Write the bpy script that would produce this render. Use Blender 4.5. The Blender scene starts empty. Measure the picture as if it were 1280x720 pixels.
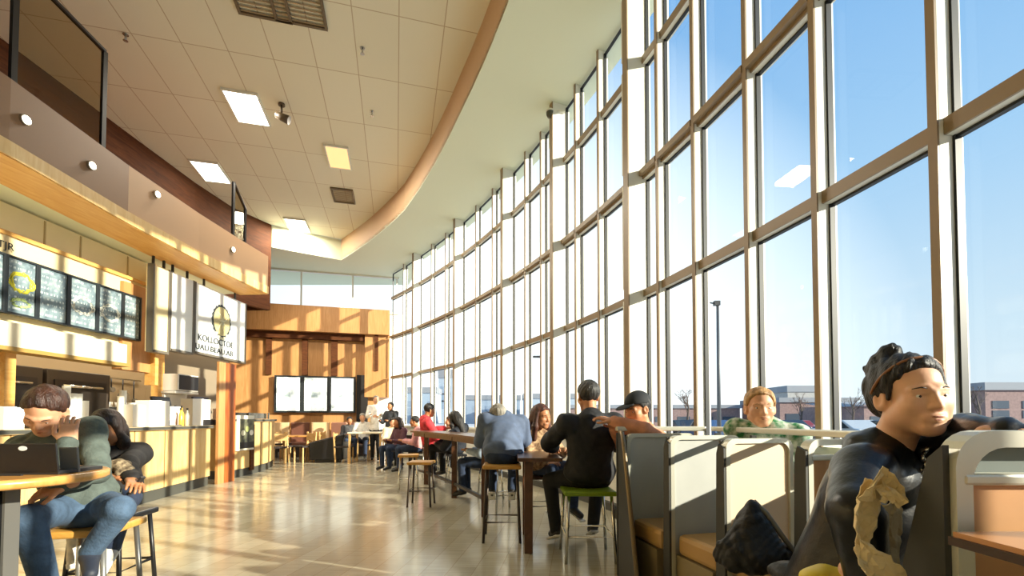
import bpy, math, random
import numpy as np
from mathutils import Vector, Matrix
random.seed(7)
C = bpy.context.scene
COL = C.collection
PI = math.pi
# ---------------------------------------------------------------- camera model (1280 x 720 frame)
F = 560.0; CAMZ = 1.2; PITCH = math.atan(0.028); PY0 = 525 - F*math.tan(PITCH)
def ray(px, py):
    a = (px-640)/F; b = (PY0-py)/F
    cp, sp = math.cos(PITCH), math.sin(PITCH)
    return Vector((a, cp - b*sp, sp + b*cp))
def D(px, py, Y):
    """world point seen at a pixel, at distance Y in front of the camera"""
    r = ray(px, py); t = Y/r.y
    return Vector((r.x*t, Y, CAMZ + r.z*t))
def Zp(px, py, z):
    r = ray(px, py); t = (z-CAMZ)/r.z
    return Vector((r.x*t, r.y*t, z))
def Xp(px, py, X):
    r = ray(px, py); t = X/r.x
    return Vector((X, r.y*t, CAMZ + r.z*t))
def lin(c):
    if isinstance(c, str):
        c = [int(c[i:i+2], 16)/255 for i in (0, 2, 4)]
    return tuple(((x/12.92) if x <= .04045 else ((x+.055)/1.055)**2.4) for x in c) + (1.0,)
# ---------------------------------------------------------------- materials
MATS = {}
def mat(name, col, rough=.6, metal=0., var=0., vscale=8., bump=0., bscale=60., emit=0., stretch=None, coat=0., sheen=0., sub=0., detail=4., col2=None, spec=.5):
    if name in MATS: return MATS[name]
    m = bpy.data.materials.new(name); m.use_nodes = True
    nt = m.node_tree; N = nt.nodes; L = nt.links
    b = N['Principled BSDF']
    b.inputs['Base Color'].default_value = lin(col); b.inputs['Roughness'].default_value = rough
    b.inputs['Metallic'].default_value = metal
    b.inputs['Specular IOR Level'].default_value = spec
    if coat: b.inputs['Coat Weight'].default_value = coat; b.inputs['Coat Roughness'].default_value = .15
    if sheen: b.inputs['Sheen Weight'].default_value = sheen
    if sub:
        b.inputs['Subsurface Weight'].default_value = sub; b.inputs['Subsurface Radius'].default_value = (.012, .004, .002)
        b.inputs['Subsurface Scale'].default_value = 1.0
    if emit: b.inputs['Emission Color'].default_value = lin(col); b.inputs['Emission Strength'].default_value = emit
    if var or bump or col2:
        tc = N.new('ShaderNodeTexCoord'); mp = N.new('ShaderNodeMapping')
        L.new(tc.outputs['Object'], mp.inputs['Vector'])
        if stretch: mp.inputs['Scale'].default_value = stretch
        if var or col2:
            n = N.new('ShaderNodeTexNoise'); n.inputs['Scale'].default_value = vscale; n.inputs['Detail'].default_value = detail
            L.new(mp.outputs[0], n.inputs['Vector'])
            r = N.new('ShaderNodeValToRGB')
            c = lin(col)
            if col2:
                a, d = c, lin(col2)
            else:
                a = tuple(max(0, x*(1-var)) for x in c[:3])+(1,); d = tuple(min(1, x*(1+var)) for x in c[:3])+(1,)
            r.color_ramp.elements[0].position = .35; r.color_ramp.elements[1].position = .65
            r.color_ramp.elements[0].color = a; r.color_ramp.elements[1].color = d
            L.new(n.outputs['Fac'], r.inputs['Fac']); L.new(r.outputs['Color'], b.inputs['Base Color'])
        if bump:
            n2 = N.new('ShaderNodeTexNoise'); n2.inputs['Scale'].default_value = bscale; n2.inputs['Detail'].default_value = 3
            L.new(mp.outputs[0], n2.inputs['Vector'])
            bp = N.new('ShaderNodeBump'); bp.inputs['Strength'].default_value = bump; bp.inputs['Distance'].default_value = .01
            L.new(n2.outputs['Fac'], bp.inputs['Height']); L.new(bp.outputs[0], b.inputs['Normal'])
    MATS[name] = m
    return m
# ---------------------------------------------------------------- object bookkeeping
def tag(o, label=None, cat=None, group=None, kind=None):
    if label: o['label'] = label
    if cat: o['category'] = cat
    if group: o['group'] = group
    if kind: o['kind'] = kind
    return o
def thing(name, label, cat, loc=(0, 0, 0), rotz=0., group=None):
    o = bpy.data.objects.new(name, None); COL.objects.link(o)
    o.empty_display_size = .1
    o.location = loc; o.rotation_euler = (0, 0, rotz)
    return tag(o, label, cat, group)
def kids(o): return [c for c in COL.objects if c.parent == o]
def copy_tree(o, parent=None):
    c = o.copy(); COL.objects.link(c); c.parent = parent
    for k in list(o.children): copy_tree(k, c)
    return c
def dup(root, loc, rotz=0., label=None, group=None, scale=None):
    c = copy_tree(root)
    c.location = loc; c.rotation_euler = (0, 0, rotz)
    if scale: c.scale = scale
    if label: c['label'] = label
    if group: c['group'] = group
    return c
# ---------------------------------------------------------------- mesh builder
class MB:
    def __init__(s): s.v = []; s.f = []; s.sm = []; s.mi = []; s.m = 0
    def add(s, vs, fs, smooth=False):
        b = len(s.v); s.v += [tuple(v) for v in vs]
        for f in fs: s.f.append([i+b for i in f]); s.sm.append(smooth); s.mi.append(s.m)
        return s
    def mat(s, i): s.m = i; return s
    def box(s, c, d, rot=None):
        c = Vector(c); x, y, z = d[0]/2, d[1]/2, d[2]/2
        vs = [Vector((sx*x, sy*y, sz*z)) for sz in (-1, 1) for sy in (-1, 1) for sx in (-1, 1)]
        if rot is not None:
            R = Matrix.Rotation(rot, 3, 'Z') if isinstance(rot, (int, float)) else rot
            vs = [R @ v for v in vs]
        return s.add([c+v for v in vs], [(0, 2, 3, 1), (4, 5, 7, 6), (0, 1, 5, 4), (2, 6, 7, 3), (0, 4, 6, 2), (1, 3, 7, 5)])
    def bar(s, a, b, w, h, up=(0, 0, 1)):
        """a box of section w x h from a to b"""
        a, b = Vector(a), Vector(b); d = (b-a); l = d.length; d.normalize()
        u = Vector(up); sd = d.cross(u)
        if sd.length < 1e-5: sd = d.cross(Vector((0, 1, 0)))
        sd.normalize(); u = sd.cross(d)
        R = Matrix((sd, d, u)).transposed()
        return s.box((a+b)/2, (w, l, h), R)
    def tube(s, pts, r, n=10, closed=False, caps=True):
        pts = [Vector(p) for p in pts]; k = len(pts)
        rs = r if isinstance(r, (list, tuple)) else [r]*k
        vs = []; nrm = None
        for i, p in enumerate(pts):
            if closed: t = pts[(i+1) % k]-pts[i-1]
            else: t = pts[min(i+1, k-1)]-pts[max(i-1, 0)]
            t.normalize()
            if nrm is None:
                nrm = t.cross(Vector((0, 0, 1)))
                if nrm.length < 1e-3: nrm = t.cross(Vector((0, 1, 0)))
            nrm = (nrm - t*nrm.dot(t)).normalized(); bn = t.cross(nrm)
            for j in range(n):
                a = 2*PI*j/n; vs.append(p + (nrm*math.cos(a)+bn*math.sin(a))*rs[i])
        fs = []
        for i in range(k if closed else k-1):
            for j in range(n):
                a = i*n+j; b = i*n+(j+1) % n; c = ((i+1) % k)*n+(j+1) % n; d = ((i+1) % k)*n+j
                fs.append((a, d, c, b))
        s.add(vs, fs, True)
        if caps and not closed:
            b = len(s.v)-k*n
            s.f.append([b+j for j in range(n)]); s.sm.append(False); s.mi.append(s.m)
            s.f.append([b+(k-1)*n+j for j in reversed(range(n))]); s.sm.append(False); s.mi.append(s.m)
        return s
    def lathe(s, prof, c=(0, 0, 0), n=20):
        c = Vector(c); vs = []; fs = []; k = len(prof)
        for r, z in prof:
            for j in range(n):
                a = 2*PI*j/n; vs.append(c+Vector((r*math.cos(a), r*math.sin(a), z)))
        for i in range(k-1):
            for j in range(n):
                fs.append((i*n+j, i*n+(j+1) % n, (i+1)*n+(j+1) % n, (i+1)*n+j))
        s.add(vs, fs, True)
        b = len(s.v)-k*n
        s.f.append([b+j for j in reversed(range(n))]); s.sm.append(False); s.mi.append(s.m)
        s.f.append([b+(k-1)*n+j for j in range(n)]); s.sm.append(False); s.mi.append(s.m)
        return s
    def prism(s, poly, z0, z1):
        """extrude an xy polygon (anticlockwise)"""
        a = sum(poly[i-1][0]*poly[i][1]-poly[i][0]*poly[i-1][1] for i in range(len(poly)))
        if a < 0: poly = poly[::-1]
        n = len(poly)
        vs = [(p[0], p[1], z0) for p in poly]+[(p[0], p[1], z1) for p in poly]
        fs = [tuple(reversed(range(n))), tuple(range(n, 2*n))]+[(i, (i+1) % n, n+(i+1) % n, n+i) for i in range(n)]
        return s.add(vs, fs)
    def prism_dir(s, pts, d):
        """extrude a 3-D polygon along a vector"""
        d = Vector(d); pts = [Vector(p) for p in pts]; n = len(pts)
        nr = sum(((pts[i]-pts[0]).cross(pts[(i+1) % n]-pts[0]) for i in range(n)), Vector())
        if nr.dot(d) > 0: pts = pts[::-1]
        vs = pts+[p+d for p in pts]
        fs = [tuple(range(n)), tuple(reversed(range(n, 2*n)))]+[(i, n+i, n+(i+1) % n, (i+1) % n) for i in range(n)]
        return s.add(vs, fs)
    def strip(s, path, w0, w1, z0, z1):
        """a wall that follows an xy path, offset from w0 to w1 to its left, between two heights"""
        A = offset(path, w0); B = offset(path, w1)
        k = len(path); vs = []
        for i in range(k):
            vs += [(A[i][0], A[i][1], z0), (A[i][0], A[i][1], z1), (B[i][0], B[i][1], z1), (B[i][0], B[i][1], z0)]
        fs = []
        for i in range(k-1):
            a, b = i*4, i*4+4
            for j in range(4):
                fs.append((a+j, a+(j+1) % 4, b+(j+1) % 4, b+j))
        fs += [(3, 2, 1, 0), ((k-1)*4, (k-1)*4+1, (k-1)*4+2, (k-1)*4+3)]
        return s.add(vs, fs)
    def build(s, name, m, parent=None, bevel=0., loc=None, smooth=None):
        me = bpy.data.meshes.new(name); me.from_pydata(s.v, [], s.f); 
        ms = m if isinstance(m, (list, tuple)) else [m]
        for x in ms: me.materials.append(x)
        me.polygons.foreach_set('use_smooth', [bool(x) if smooth is None else smooth for x in s.sm])
        if len(ms) > 1: me.polygons.foreach_set('material_index', s.mi)
        me.update()
        o = bpy.data.objects.new(name, me); COL.objects.link(o)
        if parent: o.parent = parent
        if loc is not None: o.location = loc
        if bevel:
            b = o.modifiers.new('Bevel', 'BEVEL'); b.width = bevel; b.segments = 2; b.limit_method = 'ANGLE'; b.angle_limit = .6
        return o
def offset(path, w):
    P = [Vector((p[0], p[1])) for p in path]; out = []
    for i, p in enumerate(P):
        t = P[min(i+1, len(P)-1)]-P[max(i-1, 0)]; t.normalize()
        out.append((p.x - t.y*w, p.y + t.x*w))
    return out
def struct(o): o['kind'] = 'structure'; return o
# ---------------------------------------------------------------- distance-field meshes (bodies, bags, bushes)
class SDF:
    def __init__(s): s.p = []
    def cone(s, a, b, ra, rb, k=.02, op='u'):
        s.p.append(('c', np.array(a, float), np.array(b, float), ra, rb, k, op)); return s
    def ball(s, a, r, k=.02, op='u'):
        a = np.array(a, float); s.p.append(('c', a, a+np.array([0, 0, 1e-5]), r, r, k, op)); return s
    def ell(s, c, r, R=None, k=.02, op='u'):
        s.p.append(('e', np.array(c, float), np.array(r, float), np.eye(3) if R is None else np.array(R, float), None, k, op)); return s
    def rbox(s, c, r, R=None, rr=.02, k=.02, op='u'):
        s.p.append(('b', np.array(c, float), np.array(r, float), np.eye(3) if R is None else np.array(R, float), rr, k, op)); return s
    def half(s, p, n, k=.01):
        """keep only the side the normal points away from"""
        n = np.array(n, float); n /= np.linalg.norm(n)
        s.p.append(('h', np.array(p, float), n, None, None, k, 'i')); return s
    def bounds(s):
        lo = np.full(3, 1e9); hi = -lo
        for q in s.p:
            if q[6] != 'u': continue
            l, h = s.bb(q); lo = np.minimum(lo, l); hi = np.maximum(hi, h)
        return lo, hi
    @staticmethod
    def bb(q):
        if q[0] == 'c':
            r = max(q[3], q[4]); return np.minimum(q[1], q[2])-r, np.maximum(q[1], q[2])+r
        ext = np.abs(q[3]) @ q[2]
        return q[1]-ext, q[1]+ext
    def mesh(s, h, warp=None, amp=0.):
        lo, hi = s.bounds(); pad = 2.5*h+amp
        lo = lo-pad; hi = hi+pad
        n = np.ceil((hi-lo)/h).astype(int)+1
        ax = [lo[i]+h*np.arange(n[i]) for i in range(3)]
        Dv = np.full(tuple(n), .4, np.float32)
        for q in s.p:
            kind, k, op = q[0], q[5], q[6]
            if kind == 'h':
                X, Y, Z = np.meshgrid(*ax, indexing='ij', sparse=True)
                d = (X-q[1][0])*q[2][0]+(Y-q[1][1])*q[2][1]+(Z-q[1][2])*q[2][2]
                hh = np.maximum(k-np.abs(Dv-d), 0)/k
                Dv = (np.maximum(Dv, d)+hh*hh*k*.25).astype(np.float32); continue
            l, u = s.bb(q); m = k+3*h+amp
            i0 = np.maximum(np.floor((l-m-lo)/h).astype(int), 0); i1 = np.minimum(np.ceil((u+m-lo)/h).astype(int)+1, n)
            if (i1 <= i0).any(): continue
            sl = tuple(slice(i0[i], i1[i]) for i in range(3))
            X, Y, Z = np.meshgrid(*[ax[i][sl[i]] for i in range(3)], indexing='ij', sparse=True)
            if kind == 'c':
                a, b, ra, rb = q[1:5]; ab = b-a; L2 = float(ab@ab)
                t = ((X-a[0])*ab[0]+(Y-a[1])*ab[1]+(Z-a[2])*ab[2])/L2; t = np.clip(t, 0, 1)
                d = np.sqrt((X-a[0]-t*ab[0])**2+(Y-a[1]-t*ab[1])**2+(Z-a[2]-t*ab[2])**2)-(ra+(rb-ra)*t)
            else:
                R = q[3]; x, y, z = X-q[1][0], Y-q[1][1], Z-q[1][2]
                u0 = x*R[0, 0]+y*R[1, 0]+z*R[2, 0]; u1 = x*R[0, 1]+y*R[1, 1]+z*R[2, 1]; u2 = x*R[0, 2]+y*R[1, 2]+z*R[2, 2]
                r = q[2]
                if kind == 'e':
                    k0 = np.sqrt((u0/r[0])**2+(u1/r[1])**2+(u2/r[2])**2); k1 = np.sqrt((u0/r[0]**2)**2+(u1/r[1]**2)**2+(u2/r[2]**2)**2)
                    d = k0*(k0-1)/np.maximum(k1, 1e-6)
                else:
                    rr = q[4]; a0 = np.abs(u0)-r[0]+rr; a1 = np.abs(u1)-r[1]+rr; a2 = np.abs(u2)-r[2]+rr
                    d = np.sqrt(np.maximum(a0, 0)**2+np.maximum(a1, 0)**2+np.maximum(a2, 0)**2)+np.minimum(np.maximum(np.maximum(a0, a1), a2), 0)-rr
            old = Dv[sl]
            hh = np.maximum(k-np.abs(old-(d if op == 'u' else -d)), 0)/k
            if op == 'u': Dv[sl] = np.minimum(old, d)-hh*hh*k*.25
            else: Dv[sl] = np.maximum(old, -d)+hh*hh*k*.25
        if warp is not None:
            X, Y, Z = np.meshgrid(*ax, indexing='ij', sparse=True)
            Dv = Dv + (amp*warp(X, Y, Z)).astype(np.float32)
        return nets(Dv, lo, h)
def nets(Dv, lo, h):
    S = Dv < 0
    n = np.array(Dv.shape)
    cnt = np.zeros(tuple(n-1), np.int8)
    offs = [(i, j, k) for i in (0, 1) for j in (0, 1) for k in (0, 1)]
    for o in offs: cnt += S[o[0]:n[0]-1+o[0], o[1]:n[1]-1+o[1], o[2]:n[2]-1+o[2]]
    cells = np.argwhere((cnt > 0) & (cnt < 8))
    idx = np.full(tuple(n-1), -1, np.int32); idx[tuple(cells.T)] = np.arange(len(cells))
    val = {o: Dv[tuple((cells+np.array(o)).T)] for o in offs}
    acc = np.zeros((len(cells), 3)); c = np.zeros(len(cells))
    for o in offs:
        for a in range(3):
            if o[a]: continue
            p = list(o); p[a] = 1; p = tuple(p)
            v0, v1 = val[o], val[p]; mk = (v0 < 0) != (v1 < 0)
            t = np.where(mk, v0/np.where(mk, v0-v1, 1), 0)
            pt = np.tile(np.array(o, float), (len(cells), 1)); pt[:, a] += t
            acc[mk] += pt[mk]; c[mk] += 1
    V = lo+h*(cells+acc/np.maximum(c, 1)[:, None])
    Fs = []
    for a in range(3):
        b, d = (a+1) % 3, (a+2) % 3
        s0 = np.moveaxis(S, a, 0)
        ch = s0[:-1] != s0[1:]
        e = np.argwhere(np.moveaxis(ch, 0, a))
        e = e[(e[:, b] > 0) & (e[:, d] > 0)]
        e = e[(e[:, b] < n[b]-1) & (e[:, d] < n[d]-1)]
        if not len(e): continue
        ub = np.zeros(3, int); ub[b] = 1; ud = np.zeros(3, int); ud[d] = 1
        q = np.stack([idx[tuple((e-ub-ud).T)], idx[tuple((e-ud).T)], idx[tuple(e.T)], idx[tuple((e-ub).T)]], 1)
        ins = S[tuple(e.T)]
        q[~ins] = q[~ins][:, ::-1]
        Fs.append(q)
    return V, np.concatenate(Fs)
def sdf_obj(name, meshes, m, parent=None, loc=(0, 0, 0), mats=None, matfn=None):
    """one mesh object from one or more (V, F) pairs given in world space; loc is the parent's origin"""
    Vs, Fq, b = [], [], 0
    for V, Fc in meshes:
        Vs.append(V-np.array(loc)); Fq.append(Fc+b); b += len(V)
    V = np.concatenate(Vs); Fq = np.concatenate(Fq)
    me = bpy.data.meshes.new(name)
    me.vertices.add(len(V)); me.vertices.foreach_set('co', V.astype(np.float32).ravel())
    me.loops.add(len(Fq)*4); me.loops.foreach_set('vertex_index', Fq.astype(np.int32).ravel())
    me.polygons.add(len(Fq)); me.polygons.foreach_set('loop_start', np.arange(0, len(Fq)*4, 4, dtype=np.int32))
    me.update(calc_edges=True); me.validate()
    me.polygons.foreach_set('use_smooth', [True]*len(me.polygons))
    for x in ([m] if not mats else mats): me.materials.append(x)
    if matfn is not None and len(me.polygons) == len(Fq):
        cen = V[Fq].mean(1)+np.array(loc)
        me.polygons.foreach_set('material_index', matfn(cen).astype(np.int32))
    o = bpy.data.objects.new(name, me); COL.objects.link(o)
    if parent: o.parent = parent
    return o
def folds(seed, f=22., stretch=(1, 1, .55)):
    rng = np.random.RandomState(seed); A = rng.uniform(-1, 1, (5, 3))*np.array(stretch); ph = rng.uniform(0, 6, 5)
    def w(X, Y, Z):
        u = np.sin(f*.45*(A[0, 0]*X+A[0, 1]*Y+A[0, 2]*Z)+ph[0])
        v = np.sin(f*.6*(A[1, 0]*X+A[1, 1]*Y+A[1, 2]*Z)+ph[1])
        a = np.sin(f*1.2*(A[2, 0]*X+A[2, 1]*Y+A[2, 2]*Z)+2.2*u+ph[2])
        b = np.sin(f*1.9*(A[3, 0]*X+A[3, 1]*Y+A[3, 2]*Z)+2.0*v+ph[3])
        return .6*(1-2*np.abs(a))*.8+.4*b
    return w
def V3(p): return np.array(p, float)
# ================================================================ surfaces
def floor_material():
    m = bpy.data.materials.new('polished_plank_floor'); m.use_nodes = True
    nt = m.node_tree; N = nt.nodes; L = nt.links; b = N['Principled BSDF']
    tc = N.new('ShaderNodeTexCoord'); mp = N.new('ShaderNodeMapping'); L.new(tc.outputs['Object'], mp.inputs[0])
    mp.inputs['Rotation'].default_value = (0, 0, math.radians(98))
    br = N.new('ShaderNodeTexBrick'); L.new(mp.outputs[0], br.inputs['Vector'])
    br.inputs['Color1'].default_value = lin('beb8a2'); br.inputs['Color2'].default_value = lin('b0a890'); br.inputs['Mortar'].default_value = lin('a4957a')
    br.inputs['Scale'].default_value = 1.; br.inputs['Mortar Size'].default_value = .003; br.inputs['Brick Width'].default_value = 1.2; br.inputs['Row Height'].default_value = .2
    br.offset = .37
    ns = N.new('ShaderNodeTexNoise'); mp2 = N.new('ShaderNodeMapping'); L.new(tc.outputs['Object'], mp2.inputs[0])
    mp2.inputs['Rotation'].default_value = (0, 0, math.radians(98)); mp2.inputs['Scale'].default_value = (1.2, 14, 1)
    L.new(mp2.outputs[0], ns.inputs['Vector']); ns.inputs['Scale'].default_value = 2.; ns.inputs['Detail'].default_value = 5
    mx = N.new('ShaderNodeMixRGB'); mx.blend_type = 'MULTIPLY'; mx.inputs[0].default_value = .35
    rp = N.new('ShaderNodeValToRGB'); rp.color_ramp.elements[0].color = (.55, .5, .45, 1); rp.color_ramp.elements[1].color = (1, 1, 1, 1)
    rp.color_ramp.elements[0].position = .3; rp.color_ramp.elements[1].position = .7
    L.new(ns.outputs['Fac'], rp.inputs[0]); L.new(br.outputs['Color'], mx.inputs[1]); L.new(rp.outputs[0], mx.inputs[2])
    L.new(mx.outputs[0], b.inputs['Base Color'])
    b.inputs['Roughness'].default_value = .17; b.inputs['Specular IOR Level'].default_value = .6
    bp = N.new('ShaderNodeBump'); bp.inputs['Strength'].default_value = .06; bp.inputs['Distance'].default_value = .004
    L.new(ns.outputs['Fac'], bp.inputs['Height']); L.new(bp.outputs[0], b.inputs['Normal'])
    return m
def tile_material():
    m = bpy.data.materials.new('ceiling_tiles'); m.use_nodes = True
    nt = m.node_tree; N = nt.nodes; L = nt.links; b = N['Principled BSDF']
    tc = N.new('ShaderNodeTexCoord'); mp = N.new('ShaderNodeMapping'); L.new(tc.outputs['Object'], mp.inputs[0])
    mp.inputs['Rotation'].default_value = (0, 0, math.radians(-14.5))
    br = N.new('ShaderNodeTexBrick'); L.new(mp.outputs[0], br.inputs['Vector'])
    br.offset = 0.; br.inputs['Color1'].default_value = lin('e6e1cd'); br.inputs['Color2'].default_value = lin('e2dcc6'); br.inputs['Mortar'].default_value = lin('bfae92')
    br.inputs['Scale'].default_value = 1.; br.inputs['Mortar Size'].default_value = .008; br.inputs['Brick Width'].default_value = .66; br.inputs['Row Height'].default_value = 1.32
    ns = N.new('ShaderNodeTexNoise'); ns.inputs['Scale'].default_value = 90; L.new(tc.outputs['Object'], ns.inputs['Vector'])
    bp = N.new('ShaderNodeBump'); bp.inputs['Strength'].default_value = .15; bp.inputs['Distance'].default_value = .01
    L.new(ns.outputs['Fac'], bp.inputs['Height']); L.new(bp.outputs[0], b.inputs['Normal'])
    L.new(br.outputs['Color'], b.inputs['Base Color']); b.inputs['Roughness'].default_value = .9
    return m
def wood_material(name, c1, c2, scale=(1, 6, .6), rough=.45, spec=.5):
    m = bpy.data.materials.new(name); m.use_nodes = True
    nt = m.node_tree; N = nt.nodes; L = nt.links; b = N['Principled BSDF']
    tc = N.new('ShaderNodeTexCoord'); mp = N.new('ShaderNodeMapping'); L.new(tc.outputs['Object'], mp.inputs[0]); mp.inputs['Scale'].default_value = scale
    n1 = N.new('ShaderNodeTexNoise'); n1.inputs['Scale'].default_value = 3.5; n1.inputs['Detail'].default_value = 6; n1.inputs['Distortion'].default_value = 1.2
    L.new(mp.outputs[0], n1.inputs['Vector'])
    r = N.new('ShaderNodeValToRGB'); r.color_ramp.elements[0].position = .3; r.color_ramp.elements[1].position = .72
    r.color_ramp.elements[0].color = lin(c1); r.color_ramp.elements[1].color = lin(c2)
    L.new(n1.outputs['Fac'], r.inputs[0]); L.new(r.outputs[0], b.inputs['Base Color']); b.inputs['Roughness'].default_value = rough; b.inputs['Specular IOR Level'].default_value = spec
    return m
def glass_material():
    m = bpy.data.materials.new('window_glass'); m.use_nodes = True
    nt = m.node_tree; N = nt.nodes; L = nt.links
    for x in list(N): N.remove(x)
    o = N.new('ShaderNodeOutputMaterial'); t = N.new('ShaderNodeBsdfTransparent'); g = N.new('ShaderNodeBsdfGlossy')
    t.inputs[0].default_value = (.94, .97, .97, 1); g.inputs['Roughness'].default_value = .02
    lw = N.new('ShaderNodeLayerWeight'); lw.inputs[0].default_value = .5
    pw = N.new('ShaderNodeMath'); pw.operation = 'POWER'; pw.inputs[1].default_value = 4.; L.new(lw.outputs['Facing'], pw.inputs[0])
    fr = N.new('ShaderNodeMath'); fr.operation = 'MULTIPLY_ADD'; fr.inputs[1].default_value = .20; fr.inputs[2].default_value = .02; L.new(pw.outputs[0], fr.inputs[0])
    mx = N.new('ShaderNodeMixShader'); L.new(fr.outputs[0], mx.inputs[0]); L.new(t.outputs[0], mx.inputs[1]); L.new(g.outputs[0], mx.inputs[2])
    L.new(mx.outputs[0], o.inputs[0])
    return m
M_floor = floor_material(); M_tile = tile_material(); M_glass = glass_material()
M_white = mat('white_paint', 'e4e3d8', .6, bump=.02, bscale=40)
M_soffit = mat('soffit_paint', 'e4ead2', .7)
M_frame = mat('window_frame_paint', 'e4e2d6', .4)
M_frame_shade = mat('frame_shade_brown', '907b60', .4)  # brown for the frames' room side: its shade put into the colour
M_gasket = mat('black_gasket', '16181a', .5)
M_taupe = mat('taupe_fascia_paint', 'c9a683', .6)
M_cream = mat('cream_wall_paint', 'ecd9a8', .65, var=.04, vscale=1.5)
M_darkwood = wood_material('dark_walnut', '472714', '653a1e', (1, .5, 5), .7, .2)
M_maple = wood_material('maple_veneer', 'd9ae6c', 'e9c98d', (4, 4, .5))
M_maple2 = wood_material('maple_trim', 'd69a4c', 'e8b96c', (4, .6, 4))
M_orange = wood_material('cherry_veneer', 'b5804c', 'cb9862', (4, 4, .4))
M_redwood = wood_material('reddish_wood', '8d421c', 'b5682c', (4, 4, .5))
M_black = mat('black_metal', '17171a', .4)
M_dark = mat('dark_grey_plinth', '4a4a44', .6)
M_steel = mat('steel', 'b8bab8', .25, .9)
M_chrome = mat('chrome', 'dcdcd8', .12, 1.)
M_brownwall = mat('brown_wall_paint', '9c8766', .8)
M_whitewall = mat('white_wall_paint', 'fbf9f2', .8)
# ================================================================ curtain wall
def wx(y):
    y = max(y, -5)
    return 2.263-(.03*(y-2.276)+.025*(y*y-5.18))
def wn(y):
    s = -(.03+.05*y) if y >= -5 else 0
    t = Vector((s, 1, 0)).normalized()
    return t, Vector((-t.y, t.x, 0))          # tangent, inward normal
H0, HA, HB, HC, HT = 1.0, 2.70, 4.10, 5.50, 6.42
WALL_Y = [-5.2, -4.5, -3.8, -3.1, -2.4, -1.7, -1.02, -.36, .30, .96, 1.62, 2.25, 2.98, 3.62, 4.30, 4.90, 5.25, 6.2, 6.85, 7.30, 8.0, 8.6, 9.25, 10.0, 10.8, 11.6, 12.4, 13.2, 14.0, 14.9, 15.75]
COLS = {5.25, 7.30, 9.25, 11.6, 14.0}
def floor_poly():
    return [(-12, -7), (3.4, -7)]+[(wx(y)+.05, y) for y in WALL_Y]+[(-4.3, 16.8), (-12, 16.8)]
struct(MB().prism(floor_poly(), -.12, 0).build('floor', M_floor))
path = [(wx(y), y) for y in [-7]+[-5.2+.35*i for i in range(61)]]
struct(MB().strip(path, 0.02, -.16, 0, H0-.03).build('wall_right', M_white))
struct(MB().strip(path, .07, -.16, H0-.03, H0+.02).build('trim_1', M_frame))
struct(MB().strip(path, .10, .02, 0, .1).build('baseboard_right', M_dark))
rows = [(H0, HA), (HA, HB), (HB, HC), (HC, HT)]
num = 0
for i in range(len(WALL_Y)-1):
    y0, y1 = WALL_Y[i], WALL_Y[i+1]
    num += 1
    a = Vector((wx(y0), y0, 0)); b = Vector((wx(y1), y1, 0)); t = (b-a).normalized(); n = Vector((-t.y, t.x, 0))
    up = Vector((0, 0, 1))
    w = thing('window_%d' % num, None, None, a); w['kind'] = 'structure'
    fr = MB(); col = y0 in COLS
    cw, cd = (.10, .26) if col else (.045, .10)
    def lb(c0, c1, dep0, dep1, z0, z1, mb):
        """box in wall axes: along tangent c0..c1, inward depth dep0..dep1"""
        pts = [t*c0+n*dep0, t*c1+n*dep0, t*c1+n*dep1, t*c0+n*dep1]
        mb.prism([(p.x, p.y) for p in pts], z0, z1)
    Ls = (b-a).length
    lb(0, cw, -.05, cd, H0+.02, HT, fr)
    fr.build('mullion', M_frame, w, .004)
    if col:
        pl = MB()
        for (z0, z1) in rows: lb(cw, cw+.11, -.02, .22, z0+.07, z1-.07, pl)
        pl.build('column_panel', M_white, w, .006)
    g2 = MB()
    for (z0, z1) in rows:
        lb(cw, cw+.02, -.02, .02, z0+.05, z1-.05, g2); lb(Ls-.014, Ls, -.02, .02, z0+.05, z1-.05, g2); lb(cw, Ls, -.02, .012, z1-.065, z1-.042, g2)
    g2.build('gasket', M_gasket, w)
    cp = MB(); lb(0, cw, cd, cd+.012, H0+.02, HT, cp); cp.build('mullion_shade_face', M_frame_shade, w)  # thin face carrying the painted shade of the mullion's room side
    for z in (HA, HB, HC):
        thick = .075 if z == HB else .06
        rl = MB(); lb(cw, Ls, -.05, .06, z-.05, z+.03, rl); rl.build('rail', M_frame, w, .004)
        rc = MB(); lb(cw, Ls, .06, .072, z-.05, z+.035, rc)
        if z == HB: lb(cw, Ls, .072, .12, z-.02, z+.045, rc)
        rc.build('rail_shade_face', M_frame_shade, w)  # room side of the rail, shade painted in brown
    for (z0, z1) in rows:
        gl = MB()
        p0 = t*cw - n*.02; p1 = t*Ls - n*.02
        gl.add([p0+up*z0, p1+up*z0, p1+up*z1, p0+up*z1], [(0, 1, 2, 3)])
        gl.build('glass_pane', M_glass, w)
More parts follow.
